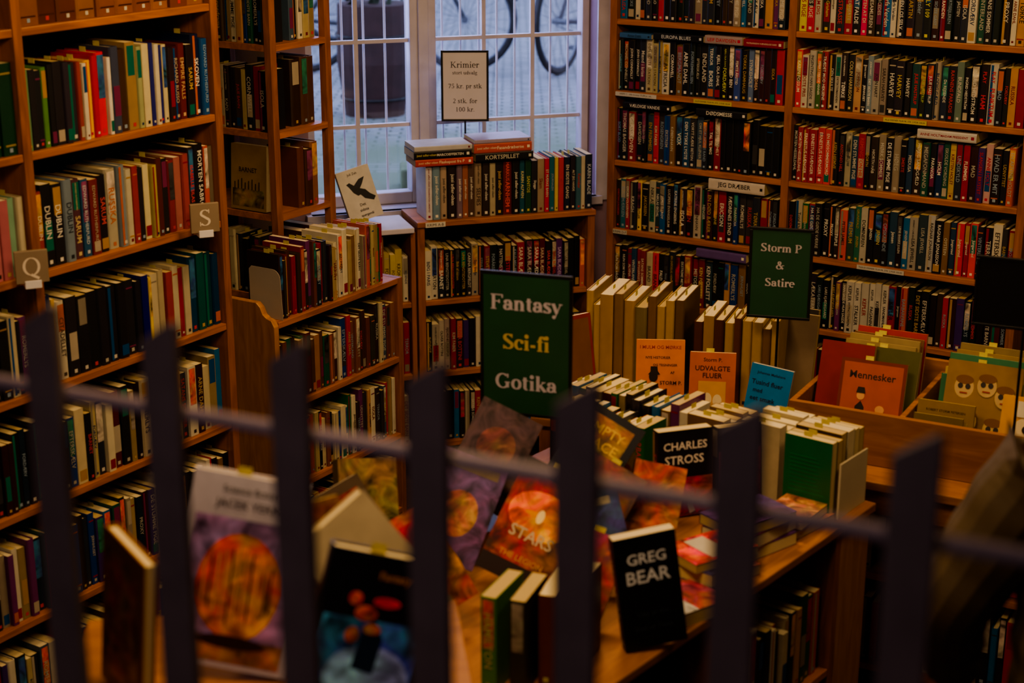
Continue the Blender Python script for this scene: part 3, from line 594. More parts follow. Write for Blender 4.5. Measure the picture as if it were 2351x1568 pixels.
r = row(FR, *b1, .67, 'crime', ['HUN SOM VÅGER^#201a1c^#e0dcd2', 'HUN SOM VÅGER^#1c181c^#e0dcd2', 'ALVINA^#7a1c1c^#e0dcd2', 'VINTERLAND^#28405c^#e0dcd2', 'SKYGGERIGET^#8a2420^#e0dcd2', 'SATANS SOMMER^#7a2820^#e8e0d0', 'BRAND', 'VINTERLAND|BRAND^#c82c20^#14141a', 'FALD^#14141a^#e8e4da', 'Fanny', 'EN DØDELIG HEMMELIGHED^#20242c', 'Dramatik^#28201c', 'EKSTREME METODER^#141418^#d8d4c8', 'FRIIS', 'METODER', 'KEN FOLLETT^#6a1c18^#e0c878', 'KEN FOLLETT^#20303c^#e0dcd2'], **kw)
flat(FR, .38, .0, top_at(r, .38, .2, .67), .2, .032, .13, '#5a4a78', None, '#e0dcd2', gR, pR)
row(FR, *b2, .67, 'dark', ['DANSK^#8a1c1c^#e0dcd2', 'FLERDØD^#9a2420^#e0dcd2', 'PERDØDEN^#a82c28^#e0dcd2', 'BRYDE FLIGT', 'LÆKATERNE', 'LARS KJÆDEGAARD', 'LARS KJÆDEGAARD', 'LARS KJÆDEGAARD', 'BOSSE KJELLSON', 'HAN SAGDE HUN SAGDE^#14141a^#e8e4da', 'KEPLER|HYPNOTISØREN^#a09c94^#14141a', 'KEPLER|STALKER^#a8a49c^#14141a', 'KEPLER^#a09c94^#8a1c20', 'KEPLER|PAGANINI^#a8a49c^#14141a', 'KEPLER^#a09c94^#14141a', 'KEPLER|SANDMANDEN^#a8a49c^#14141a', 'KEPLER^#8a1c18^#14141a', 'Jørgensen^#14141a'], **kw)
row(FR, *b1, .41, 'crime', **dict(kw, tp=.4)); row(FR, *b2, .41, 'crime', **dict(kw, tp=.4))
for (x, zz) in ((.35, 1.432), (1.06, 1.432)):
    strip(FR, rr, x, zz, .15, .015, 'ALLE KRIMIER 75,00 PR. STK. 2 FOR 100,00')
strip(FR, rr, 1.0, .912, .17, .015, 'TILBUD KRIMIER 75,00 PR. STK. 2 FOR 100,00', '#a8a49c')
strip(FR, rr, .03, 1.432, .17, .015, 'KRIMI C - Alle krimier 75,00 pr. stk.', '#a8a49c')
strip(FR, rr, .03, .912, .06, .016, 'KRIMI D-F', '#a8a49c')

# =================================================== F
du, dv = .6157, .788
FF = frame(.881-du*1.35, 3.755-dv*1.35, du, dv)
WF = .85
rt = empty('display_bookcase', FF, 'waist-high double-sided oak display bookcase with books on top', 'bookcase')
m = MB(); m.box(-.02, 1.36, -.01, WF, .778, .8); m.obj('top_board', [M_woodT], parent=rt, bevel=.003)
m = MB(); m.box(1.2, 1.35, 0, .022, 0, .777); m.box(1.325, 1.35, .023, WF-.01, 0, .777); m.obj('end_panel', [M_woodL], parent=rt, bevel=.002)
for x in (0, .6, 1.175):
    m = MB(); m.box(x, x+.024, .0, .25, 0, .777); m.obj('side_panel', [M_woodV], parent=rt, bevel=.002)
for z in (.12, .42):
    for a, b in ((.0245, .5995), (.6245, 1.1745)):
        m = MB(); m.box(a, b, .002, .25, z-.02, z); m.obj('shelf_board', [M_wood], parent=rt, bevel=.002)
m = MB(); m.box(0, 1.32, .2505, .262, 0, .777); m.obj('back_panel', [M_woodD], parent=rt)
gF = 'books in the display bookcase'; pF = 'lower shelf of the display bookcase'
for a, b in ((.03, .595), (.63, 1.172)):
    row(FF, a, b, .42, 'mixed', h=(.17, .24), t=(.016, .034), d=(.12, .14), group=gF, place=pF, tp=.2)
    row(FF, a, b, .12, 'mixed', h=(.17, .23), t=(.016, .034), d=(.12, .14), group=gF, place=pF, tp=.2)
FG = FF @ T(1.12, .82, .8) @ RZ(-90)
gG = 'fantasy and science fiction books on the display bookcase'; pG = 'top of the display bookcase'
row(FG, .0, .4, 0, 'mixed', h=(.17, .2), t=(.018, .036), d=(.11, .14), y=.06, group=gG, place=pG, tp=.3, slip=True)
row(FG, .05, .36, 0, 'mixed', h=(.15, .18), t=(.018, .036), d=(.1, .11), y=-.07, group=gG, place=pG, tp=.3, slip=True)
def stack(F, x, y, n, W, hr, pal, yaw=0, lean=0, group=gG, place=pG, first=None, tr=(.018, .035), fart=None):
    yy = y
    for i in range(n):
        Tk = rnd.uniform(*tr); yy += Tk+.002
        face(F, x+rnd.uniform(-.004, .004), yy, 0, W+rnd.uniform(-.008, .008), rnd.uniform(*hr), Tk, first if (i == 0 and first) else pick(pal), yaw, lean, art=fart if i == 0 else None, group=group, place=place, force=False, slip=True)
stack(FG, .455, .03, 5, .10, (.18, .2), 'beige', tr=(.028, .04))
stack(FG, .725, .06, 6, .13, (.19, .205), 'mixed', first='#0f5a34', fart=[('r', .12, .88, .3+.06*0, .31, '#2a7a4c')]+[('r', .14, .8-.05*(i % 3), .36+.05*i, .368+.05*i, '#2a7a4c') for i in range(9)])
stack(FG, .585, .08, 5, .115, (.18, .2), 'light', tr=(.028, .04))
m = MB(); m.box(0, .005, -.07, .07, 0, .14)
tag(m.obj('bookend', [M_cream], M=FG @ T(.798, .16, .0005)), 'cream metal bookend beside upright books', 'bookend')
Z = .8
kG = dict(group=gG, place=pG)
A = [('r', 0, 1, 0, 1, '#131214'), ('n', 0, 1, .0, .45, '#8a2c38'), ('t', 'CHARLES', .5, .82, .11, '#d8d0c4', .8), ('t', 'STROSS', .48, .66, .11, '#d8d0c4', .72)]+[('p', [(.1+.12*i, .02), (.2+.12*i, .05), (.17+.1*i, .2+.06*(i % 3)), (.13+.1*i, .12)], ['#8a2030', '#a89a9c', '#a02c3a'][i % 3]) for i in range(7)]
face(W0, .405, 3.70, Z, .14, .215, .035, '#151214', 18, 4, art=A, title='STROSS', tcol='#b84a3c', label='black fantasy paperback with red and white cover standing', **kG)
A = [('r', 0, 1, 0, 1, '#17141c'), ('n', 0, 1, .05, .7, '#7a3448'), ('t', 'Fodder', .55, .82, .09, '#c8c8d0')]
face(W0, .545, 3.77, Z, .12, .2, .03, '#17141c', 22, 4, art=A, **kG)
A = [('r', 0, 1, 0, 1, '#98805c'), ('i', .5, .5, .38, .36, '#7a3c24'), ('d', .5, .5, .26, .24, '#a89870'), ('i', .5, .5, .16, .17, '#8a4a2c')]
face(W0, .265, 3.58, Z, .13, .2, .03, '#a89068', 30, 10, -14, art=A, label='ornate cream and brown fantasy paperback leaning', **kG)
A = [('r', 0, 1, 0, 1, '#0d0e10'), ('t', 'GREG', .5, .8, .11, '#c8ccd4', .62), ('t', 'BEAR', .5, .64, .12, '#c8ccd4', .7), ('t', 'City at the', .5, .3, .06, '#28303a', .5), ('t', 'End of Time', .5, .18, .06, '#28303a', .6)]
face(W0, .285, 3.03, Z, .13, .24, .034, '#0e0f11', 12, 4, -7, art=A, title='GREG BEAR', label='black paperback with white capitals leaning upright', **kG)
def lying(x, y, z, yaw, W, Hh, Tk, col, art=None, **kw):
    M = T(x, y, z+.0005) @ RZ(yaw) @ T(-W/2, -Hh/2, 0) @ Matrix(((0, 1, 0, 0), (0, 0, 1, 0), (1, 0, 0, 0), (0, 0, 0, 1)))
    add_book(M, Tk, W, Hh, col, art=art, group=gG, place=pG, force=True, slip=False, **kw)
lying(.54, 3.50, Z, -50, .13, .2, .03, '#3a2450', title='DARK EMPIRE', art=[('n', 0, 1, 0, 1, '#5c3070')])
lying(.545, 3.50, Z+.032, -44, .125, .195, .032, '#5a2038', art=[('n', 0, 1, 0, 1, '#6a2a50'), ('r', 0, 1, .42, .58, '#7a3848')])
lying(.54, 3.49, Z+.066, -54, .12, .19, .025, '#3a2a60', art=[('n', 0, 1, 0, 1, '#58387a')])
lying(.67, 3.62, Z, -46, .11, .17, .022, '#6a4a3a', art=[('n', 0, 1, 0, 1, '#a86a48')])
lying(.675, 3.63, Z+.024, -36, .11, .165, .02, '#4a3a5a', art=[('n', 0, 1, 0, 1, '#b07a50')])
lying(.435, 3.34, Z, -52, .125, .2, .025, '#7a2434', art=[('n', 0, 1, 0, 1, '#c07860')])
lying(.44, 3.34, Z+.027, -40, .125, .19, .03, '#2c2c60', art=[('n', 0, 1, 0, 1, '#4a3a70')])
lying(.435, 3.33, Z+.059, -56, .12, .18, .02, '#8a847a', art=[('n', 0, 1, 0, 1, '#b84038'), ('r', .1, .9, .3, .6, '#b0aaa0')])
lying(.355, 3.17, Z, -54, .12, .17, .03, '#8a847a', art=[('n', 0, 1, 0, 1, '#a8a8a8'), ('n', 0, 1, .5, 1, '#8a3434')])
star = [('r', 0, 1, 0, 1, '#241414'), ('n', 0, 1, .15, .88, '#8a3c18'), ('i', .5, .58, .44, .2, '#e08a38'), ('d', .5, .58, .22, .025, '#e8a050'), ('d', .5, .58, .05, .06, '#ffe8b0'), ('t', 'STARS', .5, .4, .1, '#c8b8a0', .7), ('t', 'THE LEGION', .5, .2, .05, '#c89858', .8), ('t', 'THE', .5, .92, .05, '#c8a878', .2)]
LN = 26
face(W0, -.005, 3.22, Z, .165, .26, .03, '#241414', 0, LN, 26, art=star, title='STARS', label='dark space novel with glowing orange burst on cover leaning', **kG)
face(W0, -.135, 3.08, Z, .15, .22, .03, '#4a2414', 6, LN, -28, art=[('n', 0, 1, 0, 1, '#9a5020'), ('i', .4, .4, .3, .22, '#e0a060'), ('i', .6, .7, .3, .2, '#8a2c10')], label='novel with brown and orange explosion cover leaning', **kG)
face(W0, .125, 3.1, Z, .12, .18, .028, '#3a1c18', -8, LN, 18, art=[('n', 0, 1, 0, 1, '#8a2c24'), ('r', .1, .9, .1, .22, '#8a6a4a')], **kG)
face(W0, .21, 3.26, Z, .13, .2, .03, '#20242c', -4, LN, -16, art=[('n', 0, 1, 0, 1, '#2c3c68'), ('r', .15, .85, .8, .88, '#8a8474')], **kG)
face(W0, .3, 3.44, Z, .12, .19, .03, '#40281c', 6, LN, 14, art=[('n', 0, 1, 0, 1, '#9a5c30')], **kG)
face(W0, -.29, 3.2, Z, .15, .23, .045, '#3a3040', 20, LN, -22, art=[('r', 0, 1, 0, 1, '#4a3c30'), ('n', .1, .9, .1, .9, '#7a4428')], **kG)
face(W0, -.16, 3.34, Z, .15, .24, .035, '#2a2430', 4, LN, 22, art=[('n', 0, 1, 0, 1, '#5a3c6c'), ('r', .1, .9, .84, .92, '#7a6c58'), ('i', .5, .45, .3, .22, '#a06a48')], **kG)
face(W0, .13, 3.38, Z, .14, .22, .03, '#1c1a24', -6, LN, 28, art=[('n', 0, 1, 0, 1, '#6a3c20'), ('r', .2, .8, .12, .2, '#8a7850')], **kG)
lying(-.1, 3.52, Z, 8, .13, .2, .035, '#54402c'); lying(-.1, 3.52, Z+.037, 2, .13, .2, .035, '#2a3040')
lying(.14, 3.54, Z, 4, .13, .2, .035, '#402434'); lying(.14, 3.54, Z+.037, -4, .13, .2, .035, '#6a5a44')
face(W0, -.1, 3.49, Z+.073, .15, .23, .03, '#17161c', 4, 22, 28, art=[('n', 0, 1, 0, 1, '#443034'), ('i', .5, .6, .3, .2, '#6a4438'), ('r', .2, .8, .2, .26, '#7a7058')], **kG)
face(W0, .12, 3.49, Z+.073, .15, .23, .03, '#15151a', -6, 22, 30, art=[('r', 0, 1, 0, 1, '#15151a'), ('n', .12, .88, .5, .92, '#8a6a28'), ('t', 'EMPTY', .5, .8, .1, '#d8b868', .6), ('t', 'SPACE', .5, .66, .1, '#d8b868', .6)], label='black novel with gold lettered title panel leaning', **kG)
face(W0, -.33, 3.40, Z, .14, .21, .04, '#5a4c38', 30, 26, 10, art=[('n', 0, 1, 0, 1, '#6a5a38')], **kG)
face(W0, -.22, 2.96, Z, .13, .19, .04, '#a89a7c', 30, 20, -14, art=[('r', 0, 1, 0, 1, '#98896a')], **kG)
for i, (x, y, yaw, cl) in enumerate([(-.06, 2.84, -24, '#4c7a2c'), (-.005, 2.83, -20, '#2a2a20'), (.05, 2.86, -16, '#5a2c1c'), (.105, 2.9, -20, '#4a2420')]):
    add_book(T(x, y, Z+.0006) @ RZ(yaw), .032, .13, .2-.004*i, cl, 'HAMILTON' if i == 0 else None, False, '#c8c040', gG, pG, slip=False, force=True)

# near cabinet
FC = frame(-.69, 2.28, 1, .12)
rt = empty('display_cabinet', FC, 'chest-high oak cabinet with large picture books on top', 'cabinet')
m = MB(); m.box(0, .63, -.25, .27, 1.078, 1.1); m.obj('top_board', [M_woodT], parent=rt, bevel=.003)
m = MB(); m.box(.015, .615, -.23, .25, 0, 1.077); m.obj('body', [M_woodL], parent=rt, bevel=.002)
gC = 'large picture books on the cabinet'; pC = 'top of the oak cabinet'
A = [('r', 0, 1, 0, 1, '#c4c0cc'), ('n', .06, .94, .03, .78, '#8a6c9c'), ('n', .06, .94, .03, .16, '#a8744c'), ('i', .5, .43, .36, .28, '#c8742c')]
for i in range(11): A.append(('r', .19+.058*i, .206+.058*i, .22+.022*abs(i-5), .65-.018*abs(i-5), ['#d08838', '#5a2c10', '#dca050'][i % 3]))
A += [('d', .5, .145, .3, .035, '#2a140c'), ('t', 'Science fiction', .5, .93, .035, '#3a3a44', .6), ('t', 'JACEK YERKA', .52, .85, .055, '#3a3444', .8)]
face(W0, -.45, 2.36, 1.1, .185, .315, .022, '#c4c0c8', -4, 8, 9, art=A, group=gC, place=pC, label='large white picture book with purple and orange cover upright', hard=True)
A = [('r', 0, 1, 0, 1, '#10141c'), ('n', .06, .94, .05, .6, '#3a70b8'), ('i', .55, .25, .38, .2, '#80a8d8'), ('p', [(.4, .3), (.6, .28), (.62, .5), (.5, .62), (.42, .5)], '#182840'), ('i', .3, .72, .06, .04, '#e0602c'), ('i', .42, .64, .1, .045, '#e07a30'), ('i', .58, .72, .12, .03, '#d05a24'), ('i', .34, .5, .06, .05, '#e08838'), ('i', .5, .55, .08, .03, '#c86a28'), ('t', 'Fantasy', .6, .87, .06, '#c88838', .6)]
face(W0, -.25, 2.20, 1.1, .17, .25, .035, '#0e1218', 14, 8, 17, art=A, group=gC, place=pC, hard=True, label='dark blue fantasy hardcover leaning with orange figures on cover')
face(W0, -.16, 2.42, 1.1, .15, .235, .04, '#a89c84', 20, 16, -34, group=gC, place=pC, hard=True, label='cream hardcover leaning behind others')
face(W0, -.585, 2.28, 1.1, .16, .26, .022, '#7a4a24', -56, 4, 3, art=[('r', 0, 1, 0, 1, '#84501e'), ('n', .1, .9, .1, .9, '#8a4818')], group=gC, place=pC, hard=True, label='brown hardcover seen edge-on standing upright')
face(W0, -.31, 2.46, 1.1, .16, .22, .03, '#4a382c', 10, 12, -12, art=[('n', 0, 1, 0, 1, '#6a482c')], group=gC, place=pC, hard=True)

# =================================================== S
FS = frame(.15, 4.6, .94, -.34)
def table(F, x0, x1, y0, y1, zt, label, name='display_table'):
    rt = empty(name, F @ T(x0, y0, 0), label, 'table'); W, D = x1-x0, y1-y0
    m = MB(); m.box(0, W, 0, D, zt-.025, zt); m.obj('table_top', [M_woodT], parent=rt, bevel=.003)
    for x in (.02, W-.06):
        for y in (.02, D-.06):
            m = MB(); m.box(x, x+.04, y, y+.04, 0, zt-.0255); m.obj('leg', [M_woodV], parent=rt, bevel=.002)
    m = MB(); m.box(.03, W-.03, .03, .045, zt-.1, zt-.0255); m.box(.03, W-.03, D-.045, D-.03, zt-.1, zt-.0255); m.obj('apron', [M_woodT], parent=rt)
    return rt
table(FS, -.06, .67, -.12, .42, .75, 'oak display table of old illustrated books')
gS = 'old large books on the display table'; pS = 'oak display table'
row(FS, .01, .34, .75, 'beige', h=(.26, .31), t=(.022, .042), d=(.17, .2), y=.17, group=gS, place=pS, tp=0, hardp=.8, style=0, slip=True)
row(FS, .345, .62, .75, 'beige', h=(.24, .275), t=(.02, .032), d=(.16, .19), y=.16, group=gS, place=pS, tp=0, hardp=.9, style=0, slip=True)
face(FS, -.0, .09, .75, .16, .24, .02, '#7a3428', 55, 10, art=[('r', .06, .94, .05, .95, '#6a4a30')], group=gS, place=pS)
A = [('r', 0, 1, 0, 1, '#c0701c'), ('t', 'I MULM OG MØRKE', .5, .9, .07, '#8a2c18', .85), ('t', 'NYE HISTORIER', .45, .76, .035, '#3a2010', .7), ('t', 'OG TEGNINGER', .6, .66, .035, '#3a2010', .5), ('t', 'AF', .75, .56, .035, '#3a2010', .2), ('t', 'STORM P.', .72, .42, .055, '#2a1810', .45),
     ('p', [(.15, .02), (.6, .02), (.5, .25), (.42, .42), (.3, .42), (.22, .2)], '#1a1410'), ('d', .36, .5, .09, .07, '#1a1410'), ('p', [(.25, .53), (.5, .53), (.45, .58), (.44, .64), (.3, .64), (.3, .57)], '#1a1410')]
face(FS, .285, .03, .75, .14, .215, .016, '#c0701c', 16, 12, art=A, group=gS, place=pS, label='orange book with black silhouette figure on cover')
A = [('r', 0, 1, 0, 1, '#b0602c'), ('t', 'Storm P.', .5, .9, .06, '#3a1c10', .4), ('t', 'UDVALGTE', .5, .78, .07, '#3a1c10', .8), ('t', 'FLUER', .5, .68, .07, '#3a1c10', .5), ('r', .2, .8, .08, .6, '#b89060'), ('d', .4, .35, .1, .09, '#c8b898'), ('d', .62, .33, .1, .09, '#c8b898'), ('p', [(.3, .1), (.72, .1), (.68, .26), (.34, .26)], '#5a3a24')]
face(FS, .445, .0, .75, .13, .205, .016, '#b0602c', 12, 10, art=A, group=gS, place=pS, label='orange-brown book with framed drawing on cover')
A = [('r', 0, 1, 0, 1, '#1e6ca4'), ('t', 'Johannes Møllehave', .5, .88, .05, '#14182c', .85), ('t', 'Tusind fluer', .45, .74, .08, '#14182c', .75), ('t', 'med', .25, .62, .06, '#14182c', .3), ('t', 'eet smæk', .4, .5, .08, '#14182c', .6), ('d', .3, .2, .12, .12, '#b8a078')]
face(FS, .60, -.04, .75, .12, .19, .016, '#1e6ca4', -4, 10, 6, art=A, group=gS, place=pS, label='bright blue humour book leaning')
for i, c in ((1, '#6a5c4c'), (2, '#3a3634')):
    face(FS, .645-.01*i, .22+.06*i, .75, .1, .26, .02, c, -10, 10, group=gS, place=pS, force=False)

# =================================================== B
FB = frame(.70, 4.27, .88, -.475)
table(FB, .05, 1.25, -.11, .5, .7495, 'oak table carrying a long book bin')
rt = empty('book_bin', FB @ T(.06, 0, .75), 'open wooden browser bin filled with comic albums', 'bin')
BW, BD, BH = 1.17, .46, .147
m = MB()
m.prism([(0, 0), (BW, 0), (BW, BH), (0, BH)], 0, .016, Matrix(((1, 0, 0, 0), (0, 0, -1, .016), (0, 1, 0, 0), (0, 0, 0, 1)))); m.obj('front_board', [M_woodT], parent=rt, bevel=.002)
for x in (.0, .3, BW-.016):
    m = MB(); m.box(x, x+.016, .0165, BD-.016, 0, BH+.0); m.obj('side_board' if x != .3 else 'divider', [M_woodT], parent=rt, bevel=.002)
m = MB(); m.box(0, BW, BD-.0155, BD, 0, BH+.03); m.obj('back_board', [M_woodT], parent=rt, bevel=.002)
m = MB(); m.box(.017, BW-.017, .017, BD-.017, 0, .008); m.obj('bottom_board', [M_woodD], parent=rt)
gB = 'comic albums in the wooden bin'; pB = 'wooden browser bin'
FBi = FB @ T(.06, 0, .759)
A = [('r', 0, 1, 0, 1, '#6a2c18'), ('r', .05, .95, .04, .96, '#a04e24'), ('t', 'Mennesker', .5, .82, .09, '#1c1410', .7), ('p', [(.3, .1), (.42, .1), (.42, .45), (.36, .52), (.28, .45)], '#1a1412'), ('d', .35, .58, .06, .05, '#c89870'), ('p', [(.52, .08), (.8, .1), (.78, .3), (.62, .4), (.5, .26)], '#1a1412'), ('d', .66, .44, .07, .05, '#c89870'), ('p', [(.28, .61), (.42, .61), (.4, .68), (.3, .68)], '#1a1412')]
face(FBi, .19, .1, 0, .18, .235, .014, '#5a2414', 3, 16, art=A, group=gB, place=pB, label='brown-orange album with two drawn figures on cover')
face(FBi, .10, .14, 0, .15, .26, .02, '#7a221c', 0, 16, group=gB, place=pB)
face(FBi, .2, .18, 0, .18, .25, .015, '#4a4a22', 0, 16, group=gB, place=pB)
for i in range(6): face(FBi, .16+.003*(i % 3), .22+.026*i, 0, .2, .235+.01*(i % 3), .012, rnd.choice(['#6a4a34', '#a8a090', '#9a3428', '#8a7a5a', '#3c3430']), 0, 12, group=gB, place=pB, force=False, slip=True)
def faces3(bg):
    a = [('r', 0, 1, 0, 1, bg)]
    for cx, cy in ((.25, .72), (.55, .76), (.8, .66), (.35, .36), (.7, .3)):
        a += [('d', cx, cy, .13, .12, '#b09870'), ('d', cx, cy+.08, .12, .05, '#6a4a2c'), ('d', cx-.05, cy+.01, .035, .03, '#2a2420'), ('d', cx+.05, cy+.01, .035, .03, '#2a2420'), ('r', cx-.05, cx+.05, cy-.07, cy-.055, '#8a3a2c')]
    return a
face(FBi, .47, .17, 0, .2, .25, .014, '#7f6640', 0, 16, art=faces3('#846a40'), group=gB, place=pB, label='beige album with several drawn bespectacled faces')
A = [('r', 0, 1, 0, 1, '#80693c'), ('t', 'ROBERT STORM PETERSEN', .5, .85, .04, '#2a2018', .8), ('r', .1, .9, .1, .7, '#988250'), ('d', .5, .4, .2, .2, '#6a4c28')]
face(FBi, .4, .09, 0, .15, .16, .014, '#80693c', 2, 12, art=A, group=gB, place=pB)
face(FBi, .39, .055, 0, .13, .135, .01, '#6a5a3a', 2, 10, group=gB, place=pB)
A = [('r', 0, 1, 0, 1, '#c8921c'), ('d', .3, .5, .18, .25, '#d0c0a0'), ('d', .68, .5, .18, .25, '#d0c0a0'), ('d', .3, .35, .1, .1, '#c0541c'), ('d', .68, .35, .1, .1, '#c0541c'), ('d', .3, .6, .04, .05, '#201814'), ('d', .68, .6, .04, .05, '#201814'), ('r', .18, .42, .75, .95, '#c8c0ac'), ('r', .56, .8, .75, .95, '#c8c0ac')]
face(FBi, .655, .07, 0, .22, .21, .012, '#c8921c', 0, 14, art=A, group=gB, place=pB, label='yellow album with two round white drawn faces')
face(FBi, .72, .135, 0, .18, .24, .012, '#b8a45a', 0, 14, art=[('r', 0, 1, 0, 1, '#b09a40'), ('r', .1, .9, .75, .9, '#9a2c24'), ('d', .5, .4, .3, .25, '#4a8a5a')], group=gB, place=pB)
BC = ['#88744a', '#7a4a2c', '#a89040', '#3a6a4c', '#9a3428', '#2c3c5c', '#7a6a4a']
for i in range(8):
    face(FBi, .46+.003*(i % 3), .205+.026*i, 0, .22, .2+.012*(i % 4), .012, rnd.choice(BC), 0, 12, group=gB, place=pB, force=False, slip=True)
for i in range(8):
    face(FBi, .72+.003*(i % 3), .18+.028*i, 0, .22, .2+.012*(i % 4), .012, rnd.choice(BC), 0, 12, group=gB, place=pB, force=False, slip=True)
    face(FBi, 1.0+.003*(i % 3), .12+.03*i, 0, .22, .2+.012*(i % 4), .012, rnd.choice(BC), 0, 12, group=gB, place=pB, force=False, slip=True)
bookcase(FB, .1, 1.15, [.1, 1.122], [.12, .4], .3, .6, 'low pine rack below the bin table', y0=.08, name='low_rack')
gU = 'books on the low rack'; pU = 'low rack below the bin'
row(FB, .14, .3, .4, 'mixed', h=(.17, .19), t=(.012, .02), y=.1, titles=['^#1c5a3a', '^#2c7a6a', '^#1c4a5a'], group=gU, place=pU, tp=.1)
face(FB, .42, .12, .4, .16, .19, .014, '#a84a20', 5, 8, art=[('r', 0, 1, 0, 1, '#b85a24'), ('r', .1, .9, .7, .9, '#c8a060'), ('d', .5, .4, .3, .2, '#6a2c14')], group=gU, place=pU)
face(FB, .62, .12, .4, .16, .19, .014, '#8a2c20', -2, 8, art=[('r', 0, 1, 0, 1, '#a03020'), ('r', .1, .9, .1, .3, '#c8a060')], group=gU, place=pU)
row(FB, .14, 1.1, .12, 'mixed', h=(.18, .23), t=(.016, .03), y=.1, group=gU, place=pU, tp=.1)

A = [('r', 0, 1, 0, 1, '#b8b4b0'), ('t', 'Juli Zeh', .45, .9, .06, '#2c2a2c', .45), ('t', 'Det', .5, .3, .055, '#2c2a2c', .2), ('t', 'sidste', .5, .2, .055, '#2c2a2c', .4), ('t', 'spørgsmål', .55, .09, .06, '#2c2a2c', .6),
     ('p', [(.2, .74), (.3, .76), (.42, .68), (.52, .62), (.7, .56), (.6, .5), (.45, .48), (.34, .56), (.26, .68)], '#16161c'), ('p', [(.36, .66), (.6, .78), (.78, .8), (.66, .68), (.55, .6)], '#1c1c24'), ('p', [(.5, .52), (.62, .4), (.86, .32), (.94, .38), (.8, .46), (.7, .56)], '#14141a')]
face(W0, -.53, 5.86, .9965, .125, .19, .028, '#c0bcb6', 20, 12, -14, art=A, group='books by the window', place='window ledge', label='white novel with black bird on cover leaning')

# ------------------------------------------------------------ instantiate books
vis = []; rest = []
for b in BOOKS:
    c = b['M'] @ Vector((b['T']/2, b['D']/2, b['H']/2))
    if not in_view(c, 260): continue
    d2 = c.x**2+c.y**2+(c.z-H)**2
    sc = b['T']*b['H']/d2
    if b['force']: sc += 10
    if in_view(c, -5): vis.append((sc, len(vis), b))
    else: rest.append(b)
vis.sort(key=lambda q: -q[0])
rest += [q[2] for q in vis[300:]]
for sc, _, b in vis[:300]:
    cv, pg = MB(), MB()
    draw_book(cv, pg, b, W0)
    o = cv.obj('book', [M_cover, M_page, M_illus], M=b['M'])
    p = pg.obj('page_block', [M_page], parent=o)
    kind = 'hardcover' if b['hard'] else 'paperback'
    tag(o, b['label'] or ('%s %s book on the %s' % (cname(b['col']), kind, b['place'])), 'book', group=b['group'])
sm = MB()
for b in rest: draw_book(sm, sm, b, b['M'])
tag(sm.obj('shelved_books', [M_cover, M_page, M_illus]), 'many more mixed paperbacks filling the shelves', 'books', 'stuff')

# ------------------------------------------------------------ signs
def sign(x, y, zb, yaw, W, Hs, zc, panel, lines, thick, thin, label, frame_w=.008):
    rt = empty('sign_stand', T(x, y, zb+.0005) @ RZ(yaw), label, 'sign')
    z0 = zc-Hs/2-zb; z1 = z0+Hs
    m = MB()
    m.box(-W/2, W/2, -.004, .004, z0, z0+frame_w); m.box(-W/2, W/2, -.004, .004, z1-frame_w, z1)
    m.box(-W/2, -W/2+frame_w, -.004, .004, z0+frame_w, z1-frame_w); m.box(W/2-frame_w, W/2, -.004, .004, z0+frame_w, z1-frame_w)
    m.obj('sign_frame', [M_black], parent=rt, bevel=.001)
    m = MB(); m.box(-W/2+frame_w, W/2-frame_w, -.002, .002, z0+frame_w, z1-frame_w); m.obj('sign_panel', [panel], parent=rt)
    for t, v, size, c in lines:
        m = MB()
        serif_text(m, Matrix(((1, 0, 0, 0), (0, 0, -1, -.0026), (0, 1, 0, z0+v*Hs), (0, 0, 0, 1))), t, size, hx(c), thick, thin, maxw=W*.86)
        m.obj('lettering', [M_attr], parent=rt)
    m = MB(); m.tube([(0, .008, .004), (0, .008, z0+.03)], .0035, 8); m.obj('pole', [M_black], parent=rt)
    m = MB(); m.box(-.04, .04, -.02, .035, 0, .004); m.obj('base_plate', [M_black], parent=rt, bevel=.001)
sign(.033, 3.69, .8, -17, .224, .352, 1.226, M_green, [('Fantasy', .74, .036, '#aaa2b0'), ('Sci-fi', .47, .036, '#b09820'), ('Gotika', .19, .036, '#aaa2b0')], .15, .05, 'black-framed dark green genre sign on a thin pole')
FSs = FS @ Vector((.61, .07, 0))
sign(FSs.x, FSs.y, .75, -14, .176, .262, 1.192, M_green, [('Storm P', .74, .0225, '#a49ca4'), ('&', .55, .0225, '#a49ca4'), ('Satire', .36, .0225, '#aca4ac')], .14, .05, 'black-framed dark green sign above the oak table')
pk = FK @ Vector((.205, .165, 0))
sign(pk.x, pk.y, 1.01, 1, .175, .26, 1.468, M_cardShade, [('Krimier', .76, .0215, '#2a2830'), ('stort udvalg', .665, .0125, '#2a2830'), ('75 kr. pr stk', .47, .0165, '#2a2830'), ('2 stk. for', .26, .0165, '#2a2830'), ('100 kr.', .14, .0165, '#2a2830')], .095, .038, 'black-framed white price sign above crime novels')
pb = FB @ Vector((.67, -.066, 0))
sign(pb.x, pb.y, .75, -24, .25, .18, 1.29, M_black, [], .1, .04, 'blank black framed sign above the book bin')

